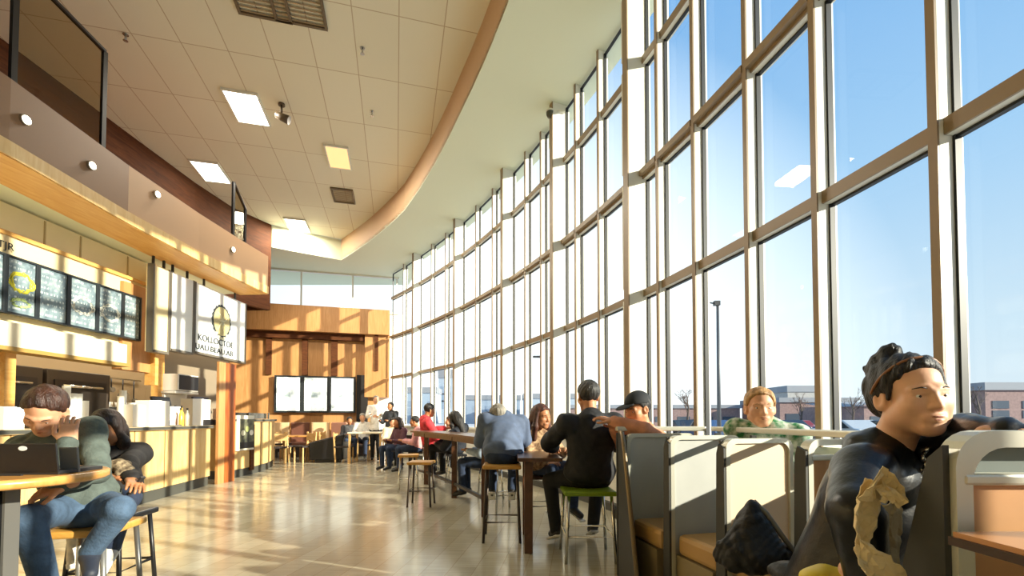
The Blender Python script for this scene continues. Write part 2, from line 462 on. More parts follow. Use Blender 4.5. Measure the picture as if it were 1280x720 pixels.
# ================================================================ ceiling: high tiled field, curved fascia, low soffit along the glass
ZS, ZT = 6.42, 7.1
def fx(y): return wx(y)-.1-float(np.interp(y, [-7, 5.5, 7.6, 11.2, 13, 14.5], [1.5, 1.5, 1.62, 1.68, 1.95, 2.26]))
FY = [-7+.5*i for i in range(43)]+[14.5]
fpath = [(fx(y), y) for y in FY]
YE = 14.5; XE = fx(YE)
tilepoly = fpath+[(-7.25, 13.4), (-12, 13.4), (-12, -7)]
struct(MB().prism([(p[0], p[1]) for p in tilepoly], ZT, ZT+.1).build('ceiling', M_tile))
struct(MB().strip(fpath, 0, -.12, ZS+.015, ZT).build('trim_2', M_taupe))
so = [(fx(y)-.12*0, y) for y in FY]+[(wx(y)+.3, y) for y in reversed(FY)]
struct(MB().prism(so, ZS, ZS+.08).build('ceiling_2', M_soffit))
far = [(XE, YE), (wx(14.5)+.3, 14.5), (-4, 17.2), (-12, 17.2), (-12, 13.4), (-7.25, 13.4)]
struct(MB().prism(far, ZS+.001, ZS+.08).build('ceiling_3', M_soffit))
struct(MB().strip([(XE, YE), (-7.25, 13.4), (-12, 13.4)], -.01, -.1, ZS+.08, ZT).build('trim_3', M_soffit))
struct(MB().prism([(-12.2, -7), (-12, -7), (-12, 17.2), (-12.2, 17.2)], 0, 7.2).build('wall_left', M_brownwall))
struct(MB().prism([(-12, -7.2), (3.6, -7.2), (3.6, -7), (-12, -7)], 0, 7.2).build('wall_back', M_cream))
# ================================================================ far wall
FL = D(300, 525, 15.0); FR = D(487, 525, 16.2)
fd = Vector((FR.x-FL.x, FR.y-FL.y, 0)); fl = fd.length; fd.normalize(); fnv = Vector((-fd.y, fd.x, 0))
def fw(u, w, z):
    return Vector((FL.x, FL.y, 0))+fd*u - fnv*w + Vector((0, 0, z))      # w = towards the room
def fbox(u0, u1, w0, w1, z0, z1, mb=None):
    mb = mb or MB()
    mb.prism([fw(u0, w0, 0).to_2d(), fw(u1, w0, 0).to_2d(), fw(u1, w1, 0).to_2d(), fw(u0, w1, 0).to_2d()], z0, z1)
    return mb
def fu(px):
    """position along the far wall of a pixel column"""
    r = (px-640)/F; A = np.array([[fd.x, -r], [fd.y, -1]]); return float(np.linalg.solve(A, [-FL.x, -FL.y])[0])
def fz(px, py):
    p = fw(fu(px), 0, 0); return D(px, py, p.y).z

zt, zb = fz(330, 383), fz(330, 415)
struct(fbox(-3.6, fl+.6, -.25, -.05, 0, zt-.02).build('wall_far', M_whitewall))
# clerestory glazing above the wooden fascia
cl = thing('window_40', None, None, fw(0, 0, 0)); cl['kind'] = 'structure'; o = Vector(cl.location)
def lbox(u0, u1, w0, w1, z0, z1):
    mb = MB(); mb.prism([(fw(u0, w0, 0)-o).to_2d(), (fw(u1, w0, 0)-o).to_2d(), (fw(u1, w1, 0)-o).to_2d(), (fw(u0, w1, 0)-o).to_2d()], z0, z1); return mb
lbox(-3.4, fl+.3, -.12, .0, zt-.02, zt+.05).build('sill', M_frame, cl); lbox(-3.4, fl+.3, -.12, .0, ZS-.06, ZS).build('head', M_frame, cl)
for u in (-1.6, .1, 1.8, 3.5, fl+.2): lbox(u, u+.05, -.1, -.02, zt+.05, ZS-.06).build('mullion', M_frame, cl)
g_ = MB(); g_.add([fw(-3.4, -.06, zt)-o, fw(fl+.3, -.06, zt)-o, fw(fl+.3, -.06, ZS)-o, fw(-3.4, -.06, ZS)-o], [(0, 1, 2, 3)]); g_.build('glass_pane', M_glass, cl)
struct(fbox(-3.4, fl-.02, -.05, .5, zb, zt).build('trim_4', M_orange))
struct(fbox(-3.4, fl-.5, -.05, .12, 0, zb).build('wall_far_panelling', M_orange))
struct(fbox(-3.4, fl-.55, .12, .3, fz(400, 426), zb).build('trim_5', M_darkwood))
for k, (px0, px1) in enumerate(((333, 340), (378, 385), (414, 422))):
    struct(fbox(fu(px0), fu(px1), .12, .2, fz(400, 470), fz(400, 426)).build('trim_%d' % (6+k), M_darkwood))
struct(fbox(fl-.85, fl-.02, -.05, .35, fz(470, 497), zb).build('wall_far_pier', M_orange))
struct(fbox(fl-.52, fl-.40, .35, .4, fz(470, 465), zb+.4).build('trim_9', M_darkwood))
struct(fbox(fu(446.5), fu(460), .12, .34, 0, fz(450, 470)).build('wall_far_recess', mat('dark_recess', '1d1815', .8)))
# ================================================================ food counters on the left
def frame_mat(xa, za=(0, 0, 1)):
    xa = Vector(xa).normalized(); za = Vector(za); ya = za; n = xa.cross(ya)
    return Matrix((xa, ya, n)).transposed()
def text(name, body, size, p, xa, m, parent=None, width=1., ext=.002):
    cu = bpy.data.curves.new(name, 'FONT'); cu.body = body; cu.size = size; cu.extrude = ext; cu.align_x = 'CENTER'; cu.align_y = 'CENTER'
    tmp = bpy.data.objects.new(name, cu); COL.objects.link(tmp)
    bpy.context.view_layer.update()
    me = bpy.data.meshes.new_from_object(tmp.evaluated_get(bpy.context.evaluated_depsgraph_get()))
    bpy.data.objects.remove(tmp); bpy.data.curves.remove(cu)
    me.name = name; me.materials.clear(); me.materials.append(m)
    R = frame_mat(xa).to_4x4(); off = Vector(p)-(Vector(parent.location) if parent else Vector())
    me.transform(Matrix.Translation(off) @ R @ Matrix.Diagonal((width, 1, 1, 1)))
    o = bpy.data.objects.new(name, me); COL.objects.link(o); o.parent = parent
    return o
# canopy: a deep box with a fascia, its lower strip coloured paler as if sunlit, a wooden soffit border
CP = [(-5.0, -3), (-5.05, 1.5), (-5.14, 4.5), (-5.27, 6.07), (-5.30, 7.5), (-5.27, 8.6), (-5.22, 9.5)]
zB, zM, zT2 = 3.89, 4.05, 4.70
isplit = 6.07
pA = [p for p in CP if p[1] <= isplit]; pB = [p for p in CP if p[1] >= isplit]
M_fbrown = mat('brown_fascia', '8a6747', .5); M_ftan = mat('tan_fascia', 'c39c76', .5)  # fascia darker brown up to the split, tan beyond
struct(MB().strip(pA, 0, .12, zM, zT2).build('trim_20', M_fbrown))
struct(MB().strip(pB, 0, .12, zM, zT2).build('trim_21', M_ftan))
struct(MB().prism([(-5.22, 9.5), (-5.34, 9.5), (-7.6, 10.0), (-7.6, 9.8)], zM, zT2).build('trim_22', M_ftan))
struct(MB().strip(CP, -.02, .14, zB, zM).build('trim_23', M_maple))  # lower fascia strip in paler wood, sunlit look put into the colour
struct(MB().strip(CP, .0, .62, zB-.01, zB+.02).build('trim_24', M_maple2))
struct(MB().prism([(p[0]-.05, p[1]) for p in CP]+[(-8.4, 9.9), (-8.4, -3)], zB+.03, zB+.09).build('ceiling_4', M_soffit))
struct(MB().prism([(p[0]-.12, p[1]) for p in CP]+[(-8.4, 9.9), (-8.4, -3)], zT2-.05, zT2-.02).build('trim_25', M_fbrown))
# dark wood drop between the canopy and the tiled ceiling
DW = [(-7.9, -7), (-7.9, 5), (-7.9, 8.9), (-7.88, 11), (-7.75, 12.3), (-7.28, 13.4)]
struct(MB().strip(DW, 0, .15, 4.5, ZT+.05).build('wall_left_upper', M_darkwood))
struct(MB().prism([(-7.28, 13.4), (-7.45, 13.4), (-12, 13.55), (-12, 13.4)], 4.5, ZT+.05).build('wall_left_return', M_darkwood))
# back wall with its trim, opening below
XW = -6.28
struct(MB().box((XW-.06, 2.2, (2.05+zB)/2), (.12, 11.0, zB-2.05)).build('wall_left_menu', M_cream))
struct(MB().box((XW+.015, 2.2, 3.52), (.04, 11.0, .05)).build('trim_26', M_maple2))
for k, yy in enumerate((5.95, 6.45, 7.25)):
    struct(MB().box((XW+.005, yy, 3.7), (.012, .02, .34)).build('trim_%d' % (27+k), mat('seam', 'b8a070', .7)))
struct(MB().box((-6.14, 3.3, 2.23), (.20, 7.4, .30)).build('trim_31', mat('stone_bulkhead', 'e6ddc4', .7, var=.06, vscale=5)))
struct(MB().box((-6.15, 3.3, 2.06), (.26, 7.5, .05)).build('trim_32', mat('bulkhead_edge', 'a98747', .6)))
struct(MB().box((-6.30, 7.40, 2.72), (.16, .56, 1.42)).build('trim_33', M_orange))
struct(MB().box((-6.22, 7.71, 2.75), (.18, .07, 1.9)).build('trim_34', M_maple2))
# kitchen behind
struct(MB().box((-8.2, 3.5, 1.9), (.1, 13, 3.9)).build('wall_left_kitchen', M_brownwall))
struct(MB().box((-7.55, 10.0, 1.9), (1.3, .1, 3.9)).build('wall_left_kitchen_end', M_brownwall))
struct(MB().box((-6.35, 9.0, 1.9), (.08, 1.9, 1.7)).build('wall_left_panel', mat('greige_wall_paint', '8a7c68', .8)))
struct(MB().box((-6.3, 5.55, 1.56), (.14, .12, 1.0)).build('column_1', M_maple2))
struct(MB().box((-6.3, 7.95, 1.9), (.12, .14, 1.7)).build('column_2', M_maple2))
# reddish wooden column
qa, qb, qc = Xp(272, 590, -5.50), Xp(280, 590, -5.50), Xp(293, 590, -5.50)
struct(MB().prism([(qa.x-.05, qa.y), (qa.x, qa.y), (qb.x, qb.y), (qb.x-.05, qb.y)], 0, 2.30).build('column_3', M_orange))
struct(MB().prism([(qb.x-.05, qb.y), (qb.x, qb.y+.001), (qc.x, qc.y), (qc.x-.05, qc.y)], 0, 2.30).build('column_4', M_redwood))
# menu boards
M_bframe = mat('board_frame', '22282c', .5)
def board_material():
    m = bpy.data.materials.new('chalk_menu'); m.use_nodes = True
    nt = m.node_tree; N = nt.nodes; L = nt.links; b = N['Principled BSDF']
    tc = N.new('ShaderNodeTexCoord'); n1 = N.new('ShaderNodeTexNoise'); n1.inputs['Scale'].default_value = 7; n1.inputs['Detail'].default_value = 5; n1.inputs['Distortion'].default_value = .8
    L.new(tc.outputs['Object'], n1.inputs['Vector'])
    r = N.new('ShaderNodeValToRGB'); e = r.color_ramp.elements; e[0].position = .36; e[0].color = lin('5f7078'); e[1].position = .74; e[1].color = lin('b0bbb8')
    x = e.new(.52); x.color = lin('7d9098')
    L.new(n1.outputs['Fac'], r.inputs[0]); b.inputs['Roughness'].default_value = .35
    # rows of chalk handwriting
    sx = N.new('ShaderNodeSeparateXYZ'); L.new(tc.outputs['Object'], sx.inputs[0])
    def M(op, a, v):
        q = N.new('ShaderNodeMath'); q.operation = op; L.new(a, q.inputs[0])
        if isinstance(v, (int, float)): q.inputs[1].default_value = v
        else: L.new(v, q.inputs[1])
        return q.outputs[0]
    rows_ = M('LESS_THAN', M('FRACT', M('MULTIPLY', sx.outputs['Z'], 14.), 0.), .36)
    mp = N.new('ShaderNodeMapping'); mp.inputs['Scale'].default_value = (1, 1.3, .25); L.new(tc.outputs['Object'], mp.inputs[0])
    n2 = N.new('ShaderNodeTexNoise'); n2.inputs['Scale'].default_value = 34; L.new(mp.outputs[0], n2.inputs['Vector'])
    wr = M('MULTIPLY', rows_, M('GREATER_THAN', n2.outputs['Fac'], .54))
    mx = N.new('ShaderNodeMixRGB'); mx.inputs[2].default_value = lin('c6d0ce'); L.new(wr, mx.inputs[0]); L.new(r.outputs[0], mx.inputs[1]); L.new(mx.outputs[0], b.inputs['Base Color'])
    return m
M_board = board_material(); M_chalk = mat('chalk_white', 'eef0e6', .9); M_yel = mat('chalk_yellow', 'e3dd4a', .9); M_grn = mat('chalk_green', 'b9d08a', .9)
XB = -6.17
edges = [(-75, 2), (2, 43), (43, 82.5), (82.5, 119), (119, 151), (151, 174)]
blab = ['menu board cut off by the edge at the near end of the row', 'menu board with large yellow and green chalk drawing', 'plain blue-grey menu board between the yellow one and the drawings', 'menu board with white and yellow chalk drawing in the middle of the row', 'menu board with white scribbled circle, second from the wooden post', 'narrow pale menu board at the far end beside the wooden post']
for k, (a, b) in enumerate(edges):
    ya, yb = Xp(a, 400, XB).y, Xp(b, 400, XB).y
    z0, z1 = 2.50, 3.22
    t = thing('menu_board', blab[k], 'menu board', (XB, (ya+yb)/2, z0), 0, 'menu boards over the counter')
    w = yb-ya
    f = MB(); 
    f.box((-.01, 0, .36), (.05, w-.004, .72)); f.build('backing', M_bframe, t)
    g = MB()
    for s in (-1, 1): g.box((.025, s*(w/2-.014), .36), (.03, .026, .72))
    g.box((.025, 0, .013), (.03, w-.056, .026)); g.box((.025, 0, .707), (.03, w-.056, .026))
    g.build('board_frame', M_bframe, t)
    p = MB().box((.018, 0, .36), (.008, w-.05, .66)).build('chalk_panel', M_board, t)
    rr = random.Random(k*13+1)
    dr = MB(); n = 22
    if k in (1, 3, 4):
        cz = .42 if k == 1 else .33
        for q in range(3):
            pts = [(.026, (.33+.05*q)*w*math.cos(2*PI*j/n+q)*(.8+.25*rr.random()), cz+.12*math.sin(2*PI*j/n+q)*(.7+.5*rr.random())) for j in range(n)]
            dr.tube(pts, .009, 5, closed=True)
        dr.build('chalk_drawing', M_yel if k == 1 else M_chalk, t)
    if k == 1:
        d2 = MB()
        for q in range(2):
            pts = [(.026, .3*w*math.cos(2*PI*j/n+q)*(.7+.4*rr.random()), .16+.05*math.sin(2*PI*j/n+q)*(.6+.6*rr.random())) for j in range(n)]
            d2.tube(pts, .01, 5, closed=True)
        d2.build('green_drawing', M_grn, t)
# black letters standing on the first boards
p = Xp(8, 303, XB+.04)
t = thing('wall_lettering', 'small black letters on the cream wall above the yellow-chalk menu board', 'lettering', (XB+.04, p.y, p.z-.05))
text('letter', 'TJR', .13, (XW+.03, p.y+.10, p.z), (0, 1, 0), M_black, t)
# light box signs hanging from the canopy
XS = -5.80
M_lbox = mat('sign_face', 'f2f3ee', .45); M_sframe = mat('sign_frame', '6b6458', .5)
def lightbox(name, label, y0, y1, z0, z1, m):
    t = thing(name, label, 'sign', (XS, (y0+y1)/2, z0))
    w = y1-y0; h = z1-z0
    MB().box((-.06, 0, h/2), (.11, w-.02, h-.02)).build('sign_face', m, t)
    g = MB()
    for s in (-1, 1): g.box((-.045, s*(w/2-.02), h/2), (.10, .03, h))
    g.box((-.05, 0, .02), (.14, w-.08, .04)); g.build('sign_frame', M_sframe, t)
    for s in (-.3, .3): MB().box((-.06, s*w, h+(zB-z1)/2), (.03, .03, zB-z1+.02)).build('hanger', M_black, t)
    return t
ya = Xp(190, 400, XS).y; yb = Xp(212, 400, XS).y; yc = Xp(243, 400, XS).y; yd = Xp(308, 400, XS).y
lightbox('hanging_lightbox', 'plain cream panel hanging under the canopy next to the wooden post', ya, yb, 2.3, 3.74, M_cream)
lightbox('hanging_lightbox', 'blank white panel hanging between the cream panel and the emblem sign', yb+.005, yc-.005, 2.38, 3.74, M_lbox)
s = lightbox('hanging_sign', 'white hanging sign with a round gold emblem above two lines of dark lettering', yc, yd, 2.42, 3.74, M_lbox)
em = Xp(277, 402, XS); 
M_gold = mat('emblem_gold', 'cfc08a', .5); M_ink = mat('sign_ink', '33383c', .6)
e = MB(); R0 = .30
n = 40
def disc(mb, cy, cz, ry, rz, x0, x1, n=36, wob=0):
    pts = [(x0, cy+ry*math.cos(2*PI*j/n)*(1+wob*(j % 2)), cz+rz*math.sin(2*PI*j/n)*(1+wob*(j % 2))) for j in range(n)]
    mb.prism_dir(pts, (x1-x0, 0, 0))
ey, ez = em.y-s.location.y, em.z-s.location.z
disc(e, ey, ez, .30, .34, -.003, .004, 40, -.07); e.build('emblem_ring', M_ink, s)
e = MB(); disc(e, ey, ez, .245, .285, .004, .009, 36); e.build('emblem', M_gold, s)
e = MB()
for q in range(7):
    a = 2*PI*q/7+.3
    e.tube([(.011, ey, ez), (.011, ey+.11*math.cos(a), ez+.13*math.sin(a)), (.011, ey+.19*math.cos(a+.2), ez+.22*math.sin(a+.2))], [.018, .013, .005], 6)
e.build('emblem_relief', mat('emblem_relief', 'e9e3c0', .5), s)
e = MB()
for q in range(5):
    a = -PI/2+(q-2)*.35
    e.box((.01, ey+.25*math.cos(a), ez+.34*math.sin(a)), (.008, .07, .05))
e.build('emblem_ribbon', mat('emblem_relief', 'e9e3c0', .5), s)
p1 = Xp(270, 427, XS+.004); p2 = Xp(270, 437, XS+.004)
text('lettering', 'KOLLOCTOE', .17, (XS+.004, p1.y+.02, p1.z), (0, 1, 0), M_ink, s, 1.05, .004)
text('lettering', 'UAU.BEAU.AB', .15, (XS+.004, p2.y-.02, p2.z-.02), (0, 1, 0), M_ink, s, 1.2, .004)
# spotlights let into the fascia
M_glow = mat('lamp_glow', 'fff2d8', .5, emit=6)
for (px, py, l) in ((30, 150, 'small round spotlight on the brown fascia nearest the edge'), (113, 207, 'small round spotlight on the brown fascia near the tan panel'), (195, 243, 'small round spotlight on the middle of the tan fascia'), (290, 312, 'small round spotlight on the tan fascia near its far end')):
    p = Xp(px, py, -5.2)
    # nearest point of the fascia line
    for i in range(len(CP)-1):
        a, b = CP[i], CP[i+1]
        if a[1] <= p.y <= b[1]:
            xf = a[0]+(b[0]-a[0])*(p.y-a[1])/(b[1]-a[1]); break
    p = Xp(px, py, xf+.005)
    t = thing('fascia_spotlight', l, 'spotlight', p, 0, 'spotlights on the canopy fascia')
    m1 = MB(); disc(m1, 0, 0, .055, .055, -.004, .03, 20); m1.build('housing', M_steel, t)
    m1 = MB(); disc(m1, 0, 0, .042, .042, .03, .036, 20); m1.build('lens', M_glow, t)
# tinted glass screens in black frames standing on the canopy
M_tint = bpy.data.materials.new('smoked_glass'); M_tint.use_nodes = True
N = M_tint.node_tree.nodes; L = M_tint.node_tree.links
for x in list(N): N.remove(x)
o_ = N.new('ShaderNodeOutputMaterial'); t_ = N.new('ShaderNodeBsdfTransparent'); t_.inputs[0].default_value = (.76, .71, .60, 1)
g_ = N.new('ShaderNodeBsdfGlossy'); g_.inputs['Roughness'].default_value = .05; f_ = N.new('ShaderNodeValue'); f_.outputs[0].default_value = .04
x_ = N.new('ShaderNodeMixShader'); L.new(f_.outputs[0], x_.inputs[0]); L.new(t_.outputs[0], x_.inputs[1]); L.new(g_.outputs[0], x_.inputs[2]); L.new(x_.outputs[0], o_.inputs[0])
def screen(label, a, b, zt, z0=4.68):
    a = Vector((a[0], a[1], z0)); b = Vector((b[0], b[1], z0)); h = zt-z0
    t = thing('glass_screen', label, 'glass screen', (a+b)/2, 0, 'framed glass screens on the canopy')
    o = (a+b)/2; a -= o; b -= o; up = Vector((0, 0, h))
    MB().bar(a, a+up, .035, .06).build('post', M_black, t); MB().bar(b, b+up, .035, .06).build('post', M_black, t)
    MB().bar(a+up, b+up, .05, .03).build('top_rail', M_black, t)
    d = (b-a).normalized(); nn = Vector((-d.y, d.x, 0))*.006
    MB().prism_dir([a, b, b+up, a+up], nn).build('smoked_pane', M_tint, t)
q = D(129, 50, 5.2)
screen('large smoked glass screen in black frame on top of the brown canopy', (-5.25, Xp(16, 92, -5.25).y), (-5.36, Xp(128, 178, -5.36).y), 6.05)
screen('smaller smoked glass screen in black frame at the far end of the canopy', (-5.33, Xp(291, 290, -5.33).y), (-5.75, Xp(306, 295, -5.75).y), 5.75)
# ---------------------------------------------------------------- service counters
def counter(label, fp, depth, h, seams, dark=None, topm=M_dark):
    t = thing('service_counter', label, 'counter', (fp[0][0], fp[0][1], 0))
    o = Vector(t.location); loc = [(p[0]-o.x, p[1]-o.y) for p in fp]
    MB().strip(loc, 0, depth, .17, h-.05).build('front_panel', M_maple, t)
    MB().strip(loc, .03, depth-.05, 0, .17).build('plinth', M_dark, t)
    MB().strip(loc, -.05, depth+.05, h-.05, h).build('countertop', mat('counter_stone', 'c9b48c', .3), t)
    MB().strip(loc, -.055, -.045, h-.045, h-.005).build('edge_strip', topm, t)
    for s in seams:
        # seam between veneer panels: a shallow dark fillet
        for i in range(len(loc)-1):
            if loc[i][1] <= s-o.y <= loc[i+1][1]:
                f = (s-o.y-loc[i][1])/(loc[i+1][1]-loc[i][1]); x = loc[i][0]+(loc[i+1][0]-loc[i][0])*f
                MB().box((x+.002, s-o.y, (.17+h-.05)/2), (.008, .012, h-.22)).build('panel_seam', mat('seam_line', '8a6a3c', .7), t)
    return t
c1 = counter('long maple fronted service counter with grey plinth below the menu boards', [(-5.05, 1.0), (-5.12, 4.0), (-5.2, 6.1), (-5.58, 8.3)], .75, 1.10, (4.6, 5.4, 6.2, 6.9, 7.6))
c2 = counter('curved maple counter with a black poster holder beyond the reddish column', [(-5.72, 9.1), (-5.75, 10.0), (-5.92, 10.9), (-6.25, 11.8)], .5, 1.22, (10.4,))
MB().box((-.03+.02, Xp(311, 560, -5.8).y-9.1, .6), (.03, .14, 1.0)).build('divider', M_darkwood, c2)
pp = Xp(305, 541, -5.70)
ph = thing('poster_holder', 'framed dark food poster on the front of the curved counter', 'poster', (-5.68, pp.y, pp.z-.36))
MB().box((0, 0, .36), (.03, .62, .74)).build('poster_frame', mat('poster_frame', 'e8e2d0', .6), ph)
MB().box((.017, .05, .34), (.006, .5, .62)).build('poster_sheet', mat('poster_print', '2b2d28', .5, col2='7c7c60', vscale=7), ph)
MB().box((.0215, .05, .10), (.004, .5, .13)).build('poster_footer', M_black, ph)
for q in range(3):
    mb = MB(); disc(mb, .05+(q-1)*.15, .36+.08*(q % 2), .07, .06, .02, .024, 18)
    mb.build('dish_picture', mat('dish_%d' % q, ('d8d3b8', 'a9b36e', 'e8e4d6')[q], .6), ph)
# ---------------------------------------------------------------- things on and behind the counter
M_paper = mat('paper_white', 'f4f2ea', .7); M_card = mat('carton_white', 'eeeae0', .7)
M_navy = mat('navy_plastic', '2b3344', .45); M_charcoal = mat('charcoal_plastic', '2a2a2c', .5)
def back_counter(label, y0, y1, x=-7.55, h=.95):
    t = thing('back_counter', label, 'cabinet', (x, (y0+y1)/2, 0)); w = y1-y0
    MB().box((0, 0, (h-.04)/2+.04), (.6, w, h-.12)).build('body', M_steel, t)
    MB().box((.02, 0, h-.02), (.68, w, .04)).build('worktop', M_steel, t)
    n = max(2, int(w/.6))
    for i in range(n):
        d = MB().box((.31, -w/2+w*(i+.5)/n, .46), (.02, w/n-.03, .7)).build('door', M_steel, t)
        MB().tube([(.34, -w/2+w*(i+.5)/n-.12, .74), (.34, -w/2+w*(i+.5)/n+.12, .74)], .01, 8).build('handle', M_chrome, d)
    MB().box((-.02, 0, .02), (.5, w-.1, .04)).build('plinth', M_black, t)
    return t
back_counter('steel back counter along the kitchen wall, nearer half', 2.0, 5.6)
back_counter('steel back counter along the kitchen wall under the coffee machines', 5.65, 9.6)
def oven(label, y, x=-7.6, z=.95):
    t = thing('pizza_oven', label, 'oven', (x, y, z)); t.scale = (1, 1, 1.6)
    MB().box((0, 0, .35), (.7, 1.1, .62)).build('body', mat('oven_dark', '3c332b', .5), t, .01)
    d = MB().box((.36, 0, .36), (.03, .9, .4)).build('door', mat('oven_door', '241f1b', .3), t)
    MB().tube([(.40, -.35, .5), (.40, .35, .5)], .015, 8).build('handle', M_chrome, d)
    for k in (-.35, .35): MB().box((0, k, .02), (.5, .08, .04)).build('foot', M_black, t)
oven('large dark oven on the back counter behind the seated pair', 7.52)
oven('dark oven cut off by the picture edge beside the maple post', 6.36)
def coffee_machine(label, x, y, z, s=1.):
    t = thing('coffee_machine', label, 'coffee machine', (x, y, z)); t.scale = (s, s, s)
    MB().box((0, 0, .29), (.42, .5, .18)).build('head', M_steel, t, .01)
    MB().box((-.12, 0, .14), (.16, .46, .2)).build('back_panel', M_charcoal, t)
    MB().box((.03, 0, .025), (.44, .5, .05)).build('drip_tray', M_charcoal, t)
    for k in (-.14, .14):
        g = MB().lathe([(.035, -.05), (.035, 0)], (.12, k, .2), 14).build('group_head', M_chrome, t)
        MB().tube([(.12, k, .16), (.28, k, .15)], .014, 8).build('handle', M_black, g)
    for k in range(4): MB().lathe([(.03, 0), (.04, .07), (.036, .07), (.028, .01)], (-.1+.02*(k % 2), -.18+.12*k, .38), 12).build('cup', M_paper, t)
coffee_machine('chrome coffee machine with cups on top behind the counter', -7.35, 8.55, .95, 1.3)
coffee_machine('second coffee machine nearer the far end of the kitchen', -7.35, 9.3, .95, 1.15)
def cup_stack(label, x, y, z, n, group='paper cup stacks on the counter'):
    t = thing('paper_cup', label, 'cup', (x, y, z), 0, group)
    for k in range(n):
        MB().lathe([(.03, 0), (.043, .11), (.046, .112), (.04, .112), (.028, .01)], (0, 0, .022*k), 14).build('cup', M_paper, t)
    return t
cs = []
cp = [Xp(px, 525, -5.6) for px in (90, 97, 84, 112, 152, 159, 166, 104)]
nm = ['paper cup column close behind the hand of the resting man', 'tallest paper cup column between the two seated heads', 'short paper cup column nearest the resting man', 'paper cup column over the head of the woman in black', 'tall paper cup column third from the small white carton', 'paper cup column second from the small white carton', 'short paper cup column touching the small white carton', 'middling paper cup column between the two seated heads']
for k, p in enumerate(cp):
    t = cup_stack(nm[k], -5.62-.05*(k % 2), p.y, 1.10, 12+4*(k % 3)); t.name = 'paper_cup_column'
def carton(label, x, y, w, d, h, z=1.10, m=M_card):
    t = thing('carton', label, 'box', (x, y, z), 0, 'white cartons on the counter')
    MB().box((0, 0, h/2), (d, w, h)).build('body', m, t, .004)
    MB().box((0, 0, h+.004), (d*.98, w*.2, .006)).build('lid_flap', M_paper, t)
    return t
def cart_at(label, x0, x1, ytop, X=-5.45):
    a, b = Xp(x0, 520, X), Xp(x1, 520, X); zt = Xp((x0+x1)/2, ytop, X).z
    return carton(label, X-.1, (a.y+b.y)/2, b.y-a.y, .22, max(.1, zt-1.10))
cart_at('white carton on the counter left of the dark till', 186, 211, 501)
cart_at('wide white carton on the counter under the dark till screen', 240, 263, 499, -5.7)
cart_at('small white carton near the cup columns on the counter', 165, 181, 506)
cart_at('white paper carton behind the resting man', 4, 30, 509, -5.3)
def till(label, x, y, z, m, s=1.):
    t = thing('cash_register', label, 'till', (x, y, z)); t.scale = (s, s, s)
    MB().box((0, 0, .05), (.34, .36, .1)).build('drawer', M_charcoal, t, .006)
    MB().bar((-.05, 0, .1), (-.02, 0, .28), .06, .05, (1, 0, 0)).build('stand', M_charcoal, t)
    R = Matrix.Rotation(-.25, 3, 'Y')
    sc = MB().box((0, 0, .36), (.04, .40, .30), R).build('screen', m, t, .006)
    MB().box((.075, 0, .05), (.3, .02, .04)).build('lip', M_black, t)
p = Xp(250, 490, -5.75); till('tall navy till screen at the far end of the counter', -5.85, p.y+.2, 1.10, M_navy, 1.05)
p = Xp(214, 490, -5.6); till('dark till with tilted screen in the middle of the counter', -5.75, p.y, 1.10, M_charcoal, .95)
# jars, bottles, menus on the counter
def bottle(label, x, y, z, h, m):
    t = thing('syrup_bottle', label, 'bottle', (x, y, z), 0, 'syrup bottles by the till')
    MB().lathe([(.034, 0), (.036, .02), (.036, h*.6), (.014, h*.75), (.013, h*.9)], (0, 0, 0), 14).build('body', m, t)
    MB().lathe([(.015, h*.9), (.016, h)], (0, 0, 0), 12).build('cap', M_black, t)
for k, (px, m, l) in enumerate(((226, mat('syrup_amber', 'c9a24a', .2), 'amber syrup bottle between the tills'), (230, mat('syrup_gold', 'd8b23c', .2), 'golden syrup bottle between the tills'), (234, mat('syrup_white', 'e9e3cf', .3), 'white syrup bottle next to the golden one'), (222, mat('syrup_brown', '5a3a22', .25), 'brown syrup bottle beside the dark till'))):
    p = Xp(px, 520, -5.5); bottle(l, -5.5-.04*(k % 2), p.y, 1.10, .30+.04*(k % 2), m)
p = Xp(222, 500, -5.6)
# stand-up menu card holders
for k, (px, l) in enumerate(((219, 'clear stand with white menu card next to the dark till'), (271, 'clear stand with white menu card near the reddish column'))):
    p = Xp(px, 515, -5.52 if k == 0 else -5.72)
    t = thing('menu_card_stand', l, 'menu card', (p.x, p.y, 1.10))
    MB().box((0, 0, .01), (.1, .2, .02)).build('base', M_steel, t); MB().box((0, 0, .17), (.008, .22, .3)).build('card', M_paper, t)
# utensils and pans hanging on a rail over the back counter
t = thing('pot_rail', 'steel rail on the kitchen wall behind the coffee machine', 'rail', (-8.1, 8.85, 2.05))
MB().tube([(0, -.75, 0), (0, .9, 0)], .015, 8).build('bar', M_chrome, t)
for y in (-.7, .85): MB().tube([(0, y, 0), (-.06, y, 0)], .012, 8).build('bracket', M_chrome, t)
for k in range(6):
    y = 8.2+.27*k; hh = .28+.1*(k % 3)
    u = thing('hanging_ladle' if k % 2 else 'hanging_pan', ['pan with black handle hanging first on the kitchen rail', 'ladle hanging between the first two pans', 'second pan hanging on the kitchen rail', 'ladle hanging in the middle of the kitchen rail', 'third pan hanging on the kitchen rail', 'ladle hanging at the far end of the kitchen rail'][k], 'pan' if k % 2 == 0 else 'ladle', (-8.075, y, 2.04-hh), 0, 'utensils on the kitchen rail')
    MB().tube([(0, 0, hh), (0, 0, .1)], .012, 8).build('handle', M_black, u)
    if k % 2 == 0:
        m1 = MB(); disc(m1, 0, 0, .13, .13, 0, .05, 24); m1.build('bowl', M_steel, u)
    else:
        m1 = MB(); disc(m1, 0, .05, .05, .05, 0, .05, 16); m1.build('bowl', M_steel, u)
